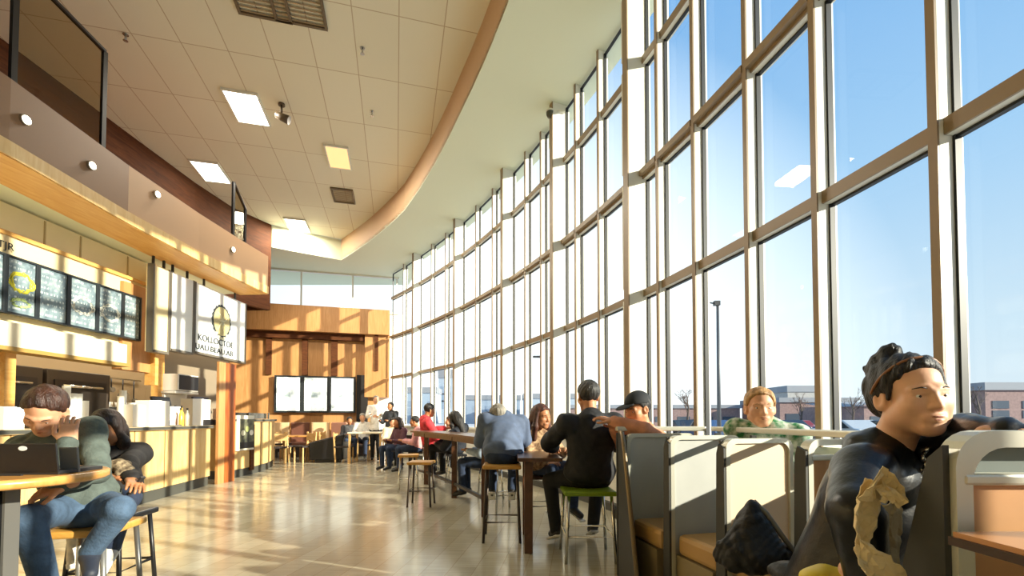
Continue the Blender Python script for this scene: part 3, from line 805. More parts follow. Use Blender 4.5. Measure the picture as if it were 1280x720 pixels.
# tall white appliance and range hood at the far end of the kitchen
t = thing('microwave_oven', 'black fronted microwave on a white shelf above the counter', 'microwave', (-6.15, 8.25, 1.72))
MB().box((0, 0, .16), (.36, .52, .3)).build('body', M_card, t, .006)
MB().box((.185, -.04, .16), (.012, .38, .26)).build('door', M_charcoal, t)
MB().box((.185, .2, .16), (.012, .09, .26)).build('control_panel', M_black, t)
t = thing('wall_shelf', 'white shelf carrying the microwave', 'shelf', (-6.2, 8.25, 1.68))
MB().box((0, 0, .02), (.42, .6, .04)).build('board', M_card, t); MB().box((-.1, 0, -.3), (.2, .55, .58)).build('support', M_card, t)
# far menu screens
t0 = fu(345); t1 = fu(445); zz0 = fz(395, 516); zz1 = fz(395, 471)
base = fw(0, .2, 0)
M_screen = bpy.data.materials.new('menu_screen_glow'); M_screen.use_nodes = True
N = M_screen.node_tree.nodes; L = M_screen.node_tree.links; b = N['Principled BSDF']
tc = N.new('ShaderNodeTexCoord'); n1 = N.new('ShaderNodeTexNoise'); n1.inputs['Scale'].default_value = 2.4; n1.inputs['Detail'].default_value = 5; L.new(tc.outputs['Object'], n1.inputs['Vector'])
r = N.new('ShaderNodeValToRGB'); r.color_ramp.elements[0].position = .36; r.color_ramp.elements[0].color = lin('8a9c9c'); r.color_ramp.elements[1].position = .5; r.color_ramp.elements[1].color = lin('f4faf6')
L.new(n1.outputs['Fac'], r.inputs[0]); L.new(r.outputs[0], b.inputs['Base Color']); L.new(r.outputs[0], b.inputs['Emission Color']); b.inputs['Emission Strength'].default_value = .42
for k in range(3):
    ua = t0+(t1-t0)*k/3; ub = t0+(t1-t0)*(k+1)/3
    o = fw((ua+ub)/2, .25, zz0)
    t = thing('menu_screen', ['bright menu screen on the far wall next to the dark post', 'middle one of three bright menu screens on the far wall', 'bright menu screen on the far wall next to the black recess'][k], 'screen', o, math.atan2(fd.y, fd.x), 'menu screens on the far wall')
    w = ub-ua; h = zz1-zz0
    MB().box((0, .02, h/2), (w, .08, h)).build('bezel', M_bframe, t)
    MB().box((0, -.024, h/2), (w-.14, .012, h-.12)).build('display', M_screen, t)

# added fill lights that brighten the kitchen, set into the canopy soffit
for k, (y, l) in enumerate(((4.6, 'added square fill light above the near back counter'), (7.0, 'added square fill light above the coffee machines'), (9.2, 'added square fill light at the far end of the kitchen'))):
    t = thing('added_kitchen_light', l, 'ceiling light', (-7.2, y, zB+.025), 0, 'added kitchen fill lights')
    f = MB()
    for s_ in (-1, 1): f.box((s_*.285, 0, 0), (.03, .6, .03)); f.box((0, s_*.285, 0), (.54, .03, .03))
    f.build('frame', M_white, t); MB().box((0, 0, .003), (.54, .54, .015)).build('diffuser', mat('added_kitchen_glow', 'fff2dc', .5, emit=5), t)
    la = bpy.data.lights.new('lamp', 'AREA'); la.size = .5; la.energy = 38; la.color = (1, .9, .74)
    lo = bpy.data.objects.new('lamp', la); COL.objects.link(lo); lo.parent = t; lo.location = (0, 0, -.03)
# ================================================================ things on the ceiling
M_diff = mat('lamp_diffuser', 'fff6e6', .5, emit=7)
M_diffw = mat('lamp_diffuser_warm', 'f3c88c', .5, emit=.62)
CR = math.radians(14.5)
def troffer(label, px, py, m, w=.60, l=.92, xy=None, light=True):
    p = Zp(px, py, ZT) if xy is None else Vector((xy[0], xy[1], ZT))
    t = thing('ceiling_light', label, 'ceiling light', (p.x, p.y, ZT-.03), CR, 'recessed lights in the tiled ceiling')
    f = MB()
    for s in (-1, 1): f.box((s*(w/2-.015), 0, .01), (.03, l, .05)); f.box((0, s*(l/2-.015), .01), (w-.06, .03, .05))
    f.build('frame', M_white, t)
    MB().box((0, 0, .012), (w-.06, l-.06, .02)).build('diffuser', m, t)
    if light:
        la = bpy.data.lights.new('lamp', 'AREA'); la.shape = 'RECTANGLE'; la.size = w; la.size_y = l; la.energy = LAMP_W; la.color = (1, .92, .76)
        lo = bpy.data.objects.new('lamp', la); COL.objects.link(lo); lo.parent = t; lo.location = (0, 0, -.03)
    return t
LAMP_W = 90
troffer('brightest square ceiling light, nearest of the four', 309, 134, M_diff)
troffer('white ceiling light closest to the dark wooden wall', 264, 214, M_diff, light=False)
troffer('small far white ceiling light near the end of the tiled field', 372, 281, M_diff)
troffer('dim warm ceiling light with visible frame near the curved edge', 423, 196, M_diffw, .5, .9)
for (x, y) in ((-2.2, 1.6), (-5.6, 1.9), (-2.4, -2.2), (-5.6, -2.2), (-5.4, 5.2), (-.9, -5)):
    pass
def vent(label, px, py, w, l):
    p = Zp(px, py, ZT)
    t = thing('ceiling_vent', label, 'air vent', (p.x, p.y, ZT-.03), CR, 'air vents in the tiled ceiling')
    f = MB()
    for s in (-1, 1): f.box((s*(w/2-.02), 0, .01), (.04, l, .05)); f.box((0, s*(l/2-.02), .01), (w-.08, .04, .05))
    f.build('frame', mat('vent_dark', '6a5a44', .6), t)
    g = MB()
    k = int(l/.07)
    for i in range(k): g.box((0, -l/2+.05+(l-.1)*i/(k-1), .012), (w-.08, .03, .012), Matrix.Rotation(.5, 3, 'X'))
    g.build('louvre', mat('vent_louvre', 'b79f7c', .6), t)
vent('square air vent just beyond the dim warm ceiling light', 429, 244, .55, .75)
vent('large air vent at the top of the ceiling near the camera', 372, 6, .72, .62)
vent('second air vent beside the large one near the camera', 325, -3, .72, .62)
def sprinkler(label, px, py, s=1.):
    p = Zp(px, py, ZT)
    t = thing('sprinkler_head', label, 'sprinkler', (p.x, p.y, ZT), 0, 'sprinklers in the tiled ceiling')
    MB().lathe([(.04*s, -.008*s), (.04*s, 0)], (0, 0, 0), 16).build('plate', M_steel, t)
    MB().lathe([(.014*s, -.09*s), (.014*s, -.008*s)], (0, 0, 0), 10).build('stem', M_steel, t)
    MB().lathe([(.035*s, -.1*s), (.03*s, -.09*s)], (0, 0, 0), 12).build('deflector', M_steel, t)
sprinkler('small bright sprinkler in the ceiling above the smoked screen', 157, 43)
sprinkler('small sprinkler beside the large air vents', 453, 60)
sprinkler('small sprinkler halfway down the tiled ceiling', 465, 139)
p = Zp(352, 130, ZT)
t = thing('projector_mount', 'dark track spotlight hanging between the bright and the dim ceiling light', 'spotlight', (p.x, p.y, ZT))
mk = mat('bronze_fitting', '5a4a34', .4)
MB().lathe([(.06, -.03), (.06, 0)], (0, 0, 0), 14).build('ceiling_plate', mk, t)
MB().tube([(0, 0, -.02), (0, 0, -.16)], .02, 8).build('stem', mk, t)
MB().tube([(-.1, 0, -.2), (.12, .05, -.28)], [.06, .08], 14).build('lamp_head', mk, t)
t.name = 'track_spotlight'
# security camera at a column head
p = D(686, 142, 7.25); p.x = wx(p.y)-.30
t = thing('security_camera', 'small grey security camera on the white column under the soffit', 'camera', p)
MB().lathe([(.07, 0), (.07, .03)], (0, 0, .02), 16).build('base', M_white, t)
MB().lathe([(.01, -.075), (.045, -.06), (.065, -.02), (.066, .02)], (0, 0, 0), 16).build('dome', mat('dome_dark', '55584f', .15), t)
MB().box((.12, 0, .03), (.24, .05, .03)).build('bracket', M_white, t)
# ================================================================ people
def V3(p): return np.array(p, float)
SKIN = {}
def skin(name, col): return mat('skin_'+name, col, .5, sub=.12, var=.08, vscale=14, bump=.04, bscale=120)
def cloth(name, col, rough=.85, var=.12, bump=.25, bscale=45, **k): return mat('cloth_'+name, col, rough, var=var, vscale=18, bump=bump, bscale=bscale, **k)
def hairm(name, col): return mat('hair_'+name, col, .5, var=.4, vscale=40, bump=.8, bscale=140, stretch=(1, 1, .25))
class Frame:
    def __init__(s, c, R, k=1.): s.c = V3(c); s.R = R; s.k = k
    def __call__(s, x, y, z): return s.c+s.R @ (V3((x, y, z))*s.k)
def rot(axis, a): return np.array(Matrix.Rotation(a, 3, axis))
def heading(deg):
    a = math.radians(deg); f = V3((math.cos(a), math.sin(a), 0)); r = V3((math.sin(a), -math.cos(a), 0)); return f, r
def head_sdf(S, H, ears=True, female=False):
    k = H.k; R = H.R; sc = lambda *a: tuple(x*k for x in a)
    S.ell(H(0, -.015, .035), sc(.074, .094, .084), R, .02)
    S.ell(H(0, .028, -.03), sc(.058 if not female else .056, .066, .074), R, .03*k)
    S.ball(H(0, .070, -.088), .022*k, .03*k)
    for s in (-1, 1):
        S.cone(H(s*.050, .004, -.05), H(s*.016, .066, -.088), .021*k, .017*k, .02*k)
        S.ball(H(s*.040, .058, -.022), .024*k, .025*k)
        S.cone(H(s*.012, .086, .020), H(s*.044, .070, .020), .010*k, .008*k, .014*k)
        S.ball(H(s*.031, .101, .003), .0125*k, .013*k, 's')
        S.cone(H(s*.019, .084, .0085), H(s*.043, .074, .0075), .0058*k, .0048*k, .004*k)
        S.cone(H(s*.020, .081, -.0085), H(s*.042, .073, -.007), .0052*k, .0045*k, .005*k)
    S.cone(H(0, .087, .012), H(0, .104, -.027), .0070*k, .0100*k, .014*k)
    for s in (-1, 1): S.ball(H(s*.0105, .095, -.031), .0075*k, .008*k)
    if female:
        for s in (-1, 1): S.ball(H(s*.043, .030, -.056), .030*k, .03*k)
    S.cone(H(-.022, .082, -.060), H(.022, .082, -.060), .009*k, .009*k, .014*k)
    S.ell(H(0, .092, -.056), sc(.019, .008, .0055), R, .006*k)
    S.ell(H(0, .091, -.067), sc(.017, .008, .006), R, .006*k)
    S.cone(H(-.022, .098, -.0615), H(.022, .098, -.0615), .0016*k, .0016*k, .004*k, 's')
    if ears:
        for s in (-1, 1):
            S.ell(H(s*.077, -.006, -.004), sc(.011, .021, .033), R @ rot('Z', s*.35), .008*k)
            S.ell(H(s*.086, -.002, -.002), sc(.007, .011, .019), R @ rot('Z', s*.35), .006*k, 's')
def hand_sdf(S, w, d, n, thumb, curl=.5, k=1.):
    """w wrist, d towards the knuckles, n the way the palm faces, thumb = +1/-1 side"""
    w, d, n = V3(w), V3(d), V3(n); d /= np.linalg.norm(d); n -= d*(n@d); n /= np.linalg.norm(n); s = np.cross(d, n)*thumb
    R = np.stack([s, d, n], 1)
    S.rbox(w+d*.048*k, (.038*k, .050*k, .013*k), R, .012*k, .012)
    S.cone(w-d*.04*k, w+d*.02*k, .026*k, .024*k, .02)
    for off, L in ((.031, .066), (.010, .076), (-.011, .070), (-.031, .054)):
        p = w+d*(.094-abs(off-.008)*.25)*k+s*off*k; a = .25*curl
        for q, fr in enumerate((.45, .31, .24)):
            dd = d*math.cos(a)+n*math.sin(a)+s*off*1.2; dd /= np.linalg.norm(dd)
            p2 = p+dd*L*fr*k
            S.cone(p, p2, (.0090-.0008*q)*k, (.0084-.0008*q)*k, .003)
            p = p2; a += .75*curl
    p = w+d*.022*k+s*.030*k
    p2 = p+d*.030*k+s*.026*k+n*.010*k; p3 = p2+d*.030*k+s*.006*k+n*.012*k; p4 = p3+d*.022*k+n*.008*k
    S.cone(p, p2, .014*k, .011*k, .01); S.cone(p2, p3, .0105*k, .0092*k, .003); S.cone(p3, p4, .0092*k, .0075*k, .003)
def person(label, head, hip, deg, skinm, topm, legm, hairmat, hair='short', yaw=0., pitch=0., roll=0., arms=None, legs=None, k=1., detail=1, seed=1,
           shoem=None, group=None, lean=None, hands=None, thick=.022, long_coat=False, female=False, width=1., fold=.006, hood=None, hk=None, extras=None):
    f, r = heading(deg); up = V3((0, 0, 1)); head, hip = V3(head), V3(hip)
    base = (hip[0], hip[1], 0.)
    t = thing('person', label, 'person', base, 0, group)
    hk = hk or k*1.02
    hf, hr = heading(deg+yaw)
    Rh = np.stack([hr, hf, up], 1) @ rot('Y', roll) @ rot('X', -pitch)
    H = Frame(head, Rh, hk)
    neck = H(0, -.035, -.13); 
    chest_top = neck-up*.05*k-f*.015*k if lean is None else V3(lean)
    sp = chest_top-hip; spl = np.linalg.norm(sp); spd = sp/spl
    ft = f-spd*(f@spd); ft /= np.linalg.norm(ft); rt = np.cross(ft, spd)
    Rt = np.stack([rt, ft, spd], 1)
    sw = .175*k*width*(.9 if female else 1)
    SH = {-1: chest_top-rt*sw-spd*.035*k, 1: chest_top+rt*sw-spd*.035*k}          # -1 = person's left, +1 = right
    HJ = {-1: hip-r*.09*k, 1: hip+r*.09*k}
    A = {}; Lg = {}
    for s in (-1, 1):
        a = (arms or {}).get(s)
        if a is None:
            e = SH[s]-spd*.27*k+ft*.10*k+rt*s*.06*k; w = e+f*.22*k+up*.04*k-r*s*.09*k
        else: e, w = V3(a[0]), V3(a[1])
        A[s] = (SH[s], e, w)
        l = (legs or {}).get(s)
        if l is None:
            kn = HJ[s]+f*.43*k+r*s*.05*k; an = V3((kn[0], kn[1], 0))-f*.02*k+up*max(.09, kn[2]-.44*k)
            toe = an+f*.14*k-up*.05*k
        else:
            kn, an, toe = V3(l[0]), V3(l[1]), V3(l[2])
        Lg[s] = (HJ[s], kn, an, toe)
    cut = lambda n, m: n
    # --- the body: one continuous surface
    S = SDF()
    S.cone(hip+spd*.02, hip+spd*spl*.55, .10*k, .11*k, .06); S.cone(hip+spd*spl*.55, chest_top-spd*.08*k, .11*k, .09*k, .06)
    S.cone(SH[-1], SH[1], .045*k, .045*k, .04)
    S.cone(chest_top-up*.04*k, H(0, -.022, -.05), .056*k, .050*k, .03)
    for s in (-1, 1):
        a, e, w = A[s]; S.cone(a, e, .042*k, .034*k, .03); S.cone(e, w, .034*k, .024*k, .02)
        h_, kn, an, toe = Lg[s]; S.cone(h_, kn, .07*k, .05*k, .04); S.cone(kn, an, .05*k, .035*k, .02)
    hb = .022 if detail < 2 else .016
    ms = []
    if detail == 0:
        head_sdf(S, H, True, female)
        for s in (-1, 1):
            a, e, w = A[s]; d = (w-e)/np.linalg.norm(w-e); S.cone(w, w+d*.12*k, .026*k, .018*k, .02)
        ms.append(S.mesh(.014))
    else:
        ms.append(S.mesh(hb))
        S2 = SDF(); head_sdf(S2, H, True, female); S2.cone(chest_top-up*.02*k, H(0, -.022, -.05), .055*k, .050*k, .03)
        ms.append(S2.mesh(.0035 if detail == 2 else .006))
        for s in (-1, 1):
            a, e, w = A[s]; S3 = SDF(); hd = (hands or {}).get(s)
            if hd is None:
                d = (w-e)/np.linalg.norm(w-e); hand_sdf(S3, w, d, -up+r*(-s)*.3, -s, .6, k)
            else: hand_sdf(S3, w, hd[0], hd[1], hd[3] if len(hd) > 3 else -s, hd[2], k)
            ms.append(S3.mesh(.004))
    sdf_obj('body', ms, skinm, t, base)
    # --- top
    h = (.016, .012, .009)[detail]
    th = thick*k
    S = SDF()
    S.ell(chest_top-spd*.17*k, ((.165*width*(.92 if female else 1)+.4*thick)*k, .105*k+th, .21*k), Rt, .05)
    if female: S.ell(chest_top-spd*.19*k+ft*.06*k, (.12*k, .075*k+th*.5, .08*k), Rt, .05)
    S.ell(hip+spd*spl*.33, (.155*k*width+.5*th, .115*k+th, spl*.36), Rt, .06)
    S.ell(hip+spd*.04*k, (.165*k*width+th, .13*k+th, .13*k), Rt, .06)
    S.cone(SH[-1], SH[1], .058*k+th*.5, .058*k+th*.5, .06)
    S.cone(chest_top-spd*.05*k-rt*.05, chest_top+spd*.02*k, .07*k+th*.4, .055*k+th*.4, .05)
    for s in (-1, 1):
        a, e, w = A[s]; we = w-(w-e)*.06
        S.cone(a, e, .055*k+th*.8, .046*k+th*.8, .04); S.cone(e, we, .046*k+th*.8, .033*k+th*.7, .015)
    # collar
    for q in range(9):
        an_ = 2*PI*q/9; an2 = 2*PI*(q+1)/9; rc = .062*k
        c0 = chest_top+up*.022*k+(rt*math.cos(an_)+ft*math.sin(an_))*rc-ft*.008*k; c1_ = chest_top+up*.022*k+(rt*math.cos(an2)+ft*math.sin(an2))*rc-ft*.008*k
        S.cone(c0, c1_, .014*k+th*.25, .014*k+th*.25, .02)
    if long_coat:
        for s in (-1, 1): S.cone(HJ[s], HJ[s]+(Lg[s][1]-HJ[s])*.55, .115*k+th, .10*k+th, .05)
    if hood:
        S.ell(chest_top-ft*.07*k+up*.0*k, (.13*k, .055*k, .07*k), Rt, .04)
    top = sdf_obj('jacket' if thick > .015 else 'shirt', [S.mesh(h, folds(seed), fold)], topm, t, base)
    # --- trousers and shoes
    S = SDF()
    S.ell(hip+up*.0, (.165*k*width, .135*k, .125*k), np.stack([r, f, up], 1), .05)
    for s in (-1, 1):
        h_, kn, an, toe = Lg[s]
        S.cone(h_, kn, .095*k, .066*k, .04); S.cone(kn, an+(kn-an)*.06, .066*k, .052*k, .02)
    sdf_obj('trousers', [S.mesh(h*1.1, folds(seed+9, 26), .005)], legm, t, base)
    for s in (-1, 1):
        h_, kn, an, toe = Lg[s]; S = SDF()
        d = toe-an; heel = an-f*.03*k-up*.045*k
        S.cone(an, an-up*.04*k*0+d*.15, .042*k, .044*k, .02); S.cone(an+d*.1-up*.01, toe, .043*k, .034*k, .02)
        S.ball(an-d*.25-up*.02*k, .036*k, .02)
        sh = sdf_obj('shoe', [S.mesh(h)], shoem or mat('shoe_black', '1c1b1c', .5), t, base)
        if detail >= 1:
            S = SDF(); dn = d/np.linalg.norm(d); sd = np.cross(dn, up); sd /= np.linalg.norm(sd); un = np.cross(sd, dn)
            S.rbox(an+d*.45-un*.040*k, (.042*k, np.linalg.norm(d)*.5+.065*k, .011*k), np.stack([sd, dn, un], 1), .01, .01)
            sdf_obj('sole', [S.mesh(h)], mat('sole_white', 'e6e4dc', .6), sh, (0, 0, 0)).location = -Vector(base)
    # --- hair
    S = SDF(); hh = (.012, .008, .005)[detail]; sc = lambda *a: tuple(x*hk for x in a)
    S.ell(H(0, -.018, .040), sc(.086, .105, .094), Rh, .02)
    if hair == 'long':
        S.ell(H(0, -.05, -.04), sc(.088, .07, .14), Rh, .04)
    if hair in ('bun', 'band'):
        S.ell(H(0, -.055, .02), sc(.078, .07, .085), Rh, .03)
    S.half(H(0, .052, .068), Rh @ V3((0, .80, -.60)), .012)
    if hair == 'short': S.half(H(0, -.02, -.066), Rh @ V3((0, .3, -1)), .02)
    S2 = None
    if hair == 'long':
        for s in (-1, 1):
            S.cone(H(s*.074, .01, .03), H(s*.088, .015, -.10), .022*hk, .03*hk, .02); S.cone(H(s*.088, .01, -.10), H(s*.085, .02, -.23), .034*hk, .02*hk, .03)
        S.cone(H(0, -.08, -.05), H(0, -.105, -.25), .075*hk, .05*hk, .05)
    if hair == 'bun':
        S.ball(H(.0, -.086, .118), .043*hk, .02); S.ball(H(.02, -.10, .10), .036*hk, .012); S.ball(H(-.022, -.094, .10), .035*hk, .012); S.ball(H(0, -.075, .145), .028*hk, .012)
        S.cone(H(0, -.09, -.02), H(0, -.07, -.07), .045*hk, .02*hk, .03)
        for s in (-1, 1): S.cone(H(s*.070, .024, .03), H(s*.073, .018, .0), .008*hk, .004*hk, .01)
    ho = sdf_obj('hair', [S.mesh(hh, folds(seed+3, 80, (1, 1, .35)), .0055)], hairmat, t, base)
    # --- face details
    if detail >= 1:
        ew = mat('eye_white', 'eae4dc', .2); ei = mat('iris_dark', '2a1c14', .2)
        for s in (-1, 1):
            S = SDF(); S.ball(H(s*.031, .0730, .0008), .0115*hk); eo = sdf_obj('eye', [S.mesh(.003)], ew, t, base)
            S = SDF(); S.ball(H(s*.031, .0785, .0008), .0066*hk); sdf_obj('iris', [S.mesh(.002)], ei, eo, (0, 0, 0)).location = -Vector(base)
            mb = MB(); mb.tube([H(s*.016, .0925, .021), H(s*.031, .0895, .0255), H(s*.047, .0775, .022)], [.0018*hk, .0022*hk, .0012*hk], 6)
            b = mb.build('eyebrow', hairmat, t); b.location = -Vector(base)
        S = SDF(); S.ell(H(0, .0925, -.0565), sc(.019, .0075, .0045), Rh, .004); S.ell(H(0, .0915, -.0665), sc(.016, .0078, .005), Rh, .004)
        S.cone(H(-.022, .1, -.0615), H(.022, .1, -.0615), .0014*hk, .0014*hk, .003, 's')
        sdf_obj('lips', [S.mesh(.0022)], mat('lips', 'b06a58', .5), t, base)
    t['_'] = 0; del t['_']
    return t, H, dict(A=A, L=Lg, f=f, r=r, chest=chest_top, base=base)
def cap(t, H, m, base, brim=True):
    S = SDF(); k = H.k
    S.ell(H(0, -.014, .046), (.088*k, .108*k, .096*k), H.R, .01); S.half(H(0, 0, .045), H.R @ V3((0, .12, -1)), .006)
    o = sdf_obj('cap', [S.mesh(.007)], m, t, base)
    if brim:
        S = SDF(); S.ell(H(0, .115, .05), (.07*k, .075*k, .008*k), H.R @ rot('X', -.15), .01)
        sdf_obj('brim', [S.mesh(.006)], m, o, (0, 0, 0)).location = -Vector(base)
sk_light = skin('light', 'd9a27f'); sk_warm = skin('warm', 'c68a63'); sk_tan = skin('tan', 'b57a52'); sk_pale = skin('pale', 'e2b090')
M_denim = cloth('denim', '4a6079', .85, .2, .35, 70); M_denimd = cloth('dark_denim', '26344d', .85, .2, .3, 70); M_blackc = cloth('black', '17171a', .8, .15)
M_shoe_w = mat('shoe_pale', 'cfcac0', .6, var=.2, vscale=20)
hr_black = hairm('black', '17120f'); hr_brown = hairm('brown', '40261a'); hr_dkbrown = hairm('dark_brown', '2a1a13'); hr_blond = hairm('blond', 'b98d58'); hr_grey = hairm('grey', '8d877c'); hr_red = hairm('auburn', '4a2415')
# ---- 1 the resting man at the round table
hd = D(57, 514, 2.3); hp = V3((-2.33, 2.47, .72))
kR = V3(D(36, 648, 2.05)); aR = V3((kR[0]+.02, 2.15, .30)); kL = V3(D(150, 636, 2.3)); aL = V3(D(112, 692, 2.35))
e_far = V3(D(66, 596, 2.13)); w_far = V3(D(85, 553, 2.16))
e_near = V3(D(122, 590, 2.30)); w_near = V3(D(80, 607, 2.14))
person('man in grey-green sweater and jeans resting his bowed head on his hand at round table', hd, hp, -75, sk_light, cloth('grey_green', '56605a', .9, .2, .4, 60), M_denim, hairm('chestnut', '3a2015'), 'short', yaw=12, pitch=.78, roll=-.12,
       arms={1: (e_far, w_far), -1: (e_near, w_near)}, legs={1: (kR, aR, aR+V3((.02, -.13, -.06))), -1: (kL, aL, aL+V3((.10, -.10, -.07)))}, k=.92, hk=.99, detail=2, seed=4,
       shoem=mat('shoe_navy', '2a2f3c', .6), hands={1: ((-.06, .07, .30), (-.3, .5, .1), .6, 1), -1: ((-.3, -.12, -.12), (-.1, .4, -.6), .55, 1)}, thick=.012, fold=.008)
# ---- 2 the dark haired person behind him
hd = D(132, 536, 2.95); hp = V3((-2.70, 3.02, .68))
kn = V3(D(150, 640, 2.75)); an = V3(D(96, 668, 2.72)); k2 = V3(D(110, 640, 2.72))
e1 = V3(D(158, 580, 2.85)); w1 = V3(D(165, 600, 2.62)); e2 = V3((-2.88, 2.8, .86)); w2 = V3(D(140, 596, 2.66))
t, H, I = person('long dark haired woman in black coat leaning forward behind the resting man', hd, hp, -55, sk_tan, cloth('soft_black', '1d1a1b', .8), M_denimd, hr_dkbrown, 'long', yaw=-20, pitch=.5, arms={1: (e2, w2), -1: (e1, w1)},
       legs={1: (k2, an, an+V3((.03, -.05, -.13))), -1: (kn, an+V3((.16, .05, -.1)), an+V3((.2, -.07, -.18)))}, k=.92, detail=1, seed=11, female=True, shoem=M_shoe_w)
# ---- 3 the man in black seen from behind
hd = D(735, 496, 4.02); hp = V3((.70, 4.05, .70))
kl = V3(D(688, 601, 4.25)); al = V3((.42, 4.28, .14)); kr = V3((.86, 4.5, .66)); ar = V3((.80, 4.45, .14))
bl = cloth('black_fleece', '1b1b1e', .75, .3, .5, 30)
t, H, I = person('heavy man in black seen from behind on a green stool', hd, hp, 98, sk_warm, bl, M_blackc, hairm('black_grey', '2c2a28'), 'short', yaw=6, pitch=.12, arms={-1: ((.34, 4.22, .98), (.42, 4.5, .92)), 1: ((1.03, 4.2, .98), (.92, 4.5, .93))},
       legs={-1: (kl, al, al+V3((-.03, .14, -.05))), 1: (kr, ar, ar+V3((0, .14, -.05)))}, k=1.08, width=1.16, detail=1, seed=21, thick=.03, fold=.011, hk=1.12)
# ---- 4 man with black cap
hd = D(797, 512, 3.62)
t, H, I = person('man in dark cap and salmon top seated beyond the farthest booth seat', hd, (1.06, 3.72, .56), 190, sk_warm, cloth('salmon', 'c98a6a', .85), M_denimd, hr_black, 'short', yaw=18, pitch=.25, arms={1: ((.98, 4.0, .98), (.86, 3.78, 1.14)), -1: ((1.02, 3.45, 1.12), (.80, 3.55, 1.19))}, legs={1: ((1.40, 3.86, .54), (1.38, 3.86, .12), (1.5, 3.86, .06)), -1: ((1.40, 3.64, .54), (1.38, 3.64, .12), (1.5, 3.64, .06))}, k=1., detail=1, seed=31, hk=1.08)
cap(t, H, mat('cap_cloth', '1d2024', .8), I['base'])
# ---- 5 fair haired person by the glass
hd = D(950, 511, 3.02)
t, H, I = person('fair haired person in green and white top beyond the booth ledge', hd, (1.74, 3.16, .56), -122, sk_light, mat('cloth_green_white', '2e7d4a', .85, col2='dfe8dc', vscale=22, bump=.2), M_denimd, hr_blond, 'short', yaw=14, pitch=-.02, arms={1: ((1.69, 3.22, .95), (1.70, 2.96, .92)), -1: ((1.92, 3.02, .92), (1.78, 2.9, .86))},
       legs={1: ((1.6, 2.95, .52), (1.6, 2.95, .12), (1.56, 2.85, .06)), -1: ((1.84, 2.9, .52), (1.84, 2.9, .12), (1.8, 2.8, .06))}, k=1.04, detail=1, seed=41, hk=1.12, lean=(hd.x+.07, hd.y+.05, hd.z-.125))
# ---- 6 woman with the bun
hd = D(1138, 497, 1.32); hp = V3((1.05, 1.50, .55))
e_r = V3(D(1072, 640, 1.14)); w_r = V3((.90, 1.16, .78))
e_l = V3(D(1205, 545, 1.28)); w_l = V3(D(1262, 546, 1.12))
t, H, I = person('woman with dark hair in a bun and black jacket looking sideways in booth', hd, hp, -52, sk_pale, cloth('black_satin', '0b0b0d', .34, .3, .25, 30), M_blackc, hr_black, 'bun', yaw=-46, pitch=.0, roll=.04, hk=1.0, lean=(hd.x-.045, hd.y+.055, hd.z-.175),
       arms={1: (e_r, w_r), -1: (e_l, w_l)}, legs={1: ((1.0, 1.12, .5), (1.0, 1.16, .12), (1.05, 1.06, .06)), -1: ((1.25, 1.2, .5), (1.25, 1.2, .12), (1.3, 1.1, .06))}, k=1.0, detail=2, seed=52, female=True, thick=.020, fold=.009,
       hands={-1: ((.2, -.12, -.02), (-.1, -.2, -.6), .5, 1), 1: ((.1, -.2, -.2), (.3, 0, -.5), .7, -1)})
base = I['base']
pts = []
for q in range(15):
    a = math.radians(-8+196*q/14); u = .106*math.sin(a)
    pts.append(H(.0905*math.cos(a), -.016+u*.60, .028+u*.80))
hb_ = MB().tube(pts, .0042, 8).build('headband', mat('headband_bronze', '8a5a34', .5), t); hb_.location = -Vector(base)
zp = I['chest']+I['f']*.10
mb = MB()
for q in range(6): mb.tube([zp+V3((.012*math.cos(q), .012*math.sin(q*2), -.02*q+.03)), zp+V3((.012*math.cos(q+1), .012*math.sin(q*2+1), -.02*q+.012))], .006, 6)
z_ = mb.build('zip_pull', M_chrome, t); z_.location = -Vector(base)
# ---- 7 brown haired woman across the small table
hd = D(677, 521, 5.1)
person('brown haired woman in patterned coat facing the light at the small dark table', hd, (.36, 5.28, .66), -62, sk_tan, mat('cloth_floral', 'c2a27a', .85, col2='6b4a34', vscale=26, bump=.2), M_denimd, hr_red, 'long', yaw=12, pitch=.15, k=1., detail=1, seed=61, female=True, hk=1.12)
# ---- 8 man in blue-grey jacket from behind
hd = D(622, 521, 4.78)
t, H, I = person('grey haired person in blue-grey jacket seen from behind on a wooden stool', hd, (-.09, 4.62, .84), 100, sk_pale, cloth('blue_grey', '55637d', .8, .1, .2, 30), M_denimd, hr_grey, 'short', yaw=20, pitch=.35, k=1., detail=1, seed=71, thick=.035, width=1.08, fold=.012,
       arms={-1: ((-.34, 4.82, .98), (-.24, 5.05, .98)), 1: ((.14, 4.86, .98), (.05, 5.08, .98))}, legs={-1: ((-.24, 5.0, .82), (-.22, 4.96, .42), (-.22, 5.08, .36)), 1: ((.02, 5.0, .82), (0, 4.96, .42), (0, 5.08, .36))}, lean=(-.09, 4.80, 1.22))
# ---- 9, 10 people at the long curved bar table
hd = D(568, 524, 8.4)
person('person with dark hair in dark blue jacket at the long curved table', hd, (-1.06, 8.52, .66), 150, sk_tan, cloth('midnight', '20242e', .8), M_blackc, hr_black, 'long', yaw=0, pitch=.3, k=1.08, detail=0, seed=81, thick=.03, hk=1.16)
hd = D(537, 513, 9.35)
person('person in bright red jacket at the far end of the long curved table', hd, (-1.70, 9.45, .72), 20, sk_tan, cloth('red', 'c8323c', .75, .25), M_blackc, hr_black, 'short', yaw=10, pitch=.25, k=1.12, detail=0, seed=83, thick=.035, fold=.012, hk=1.12)
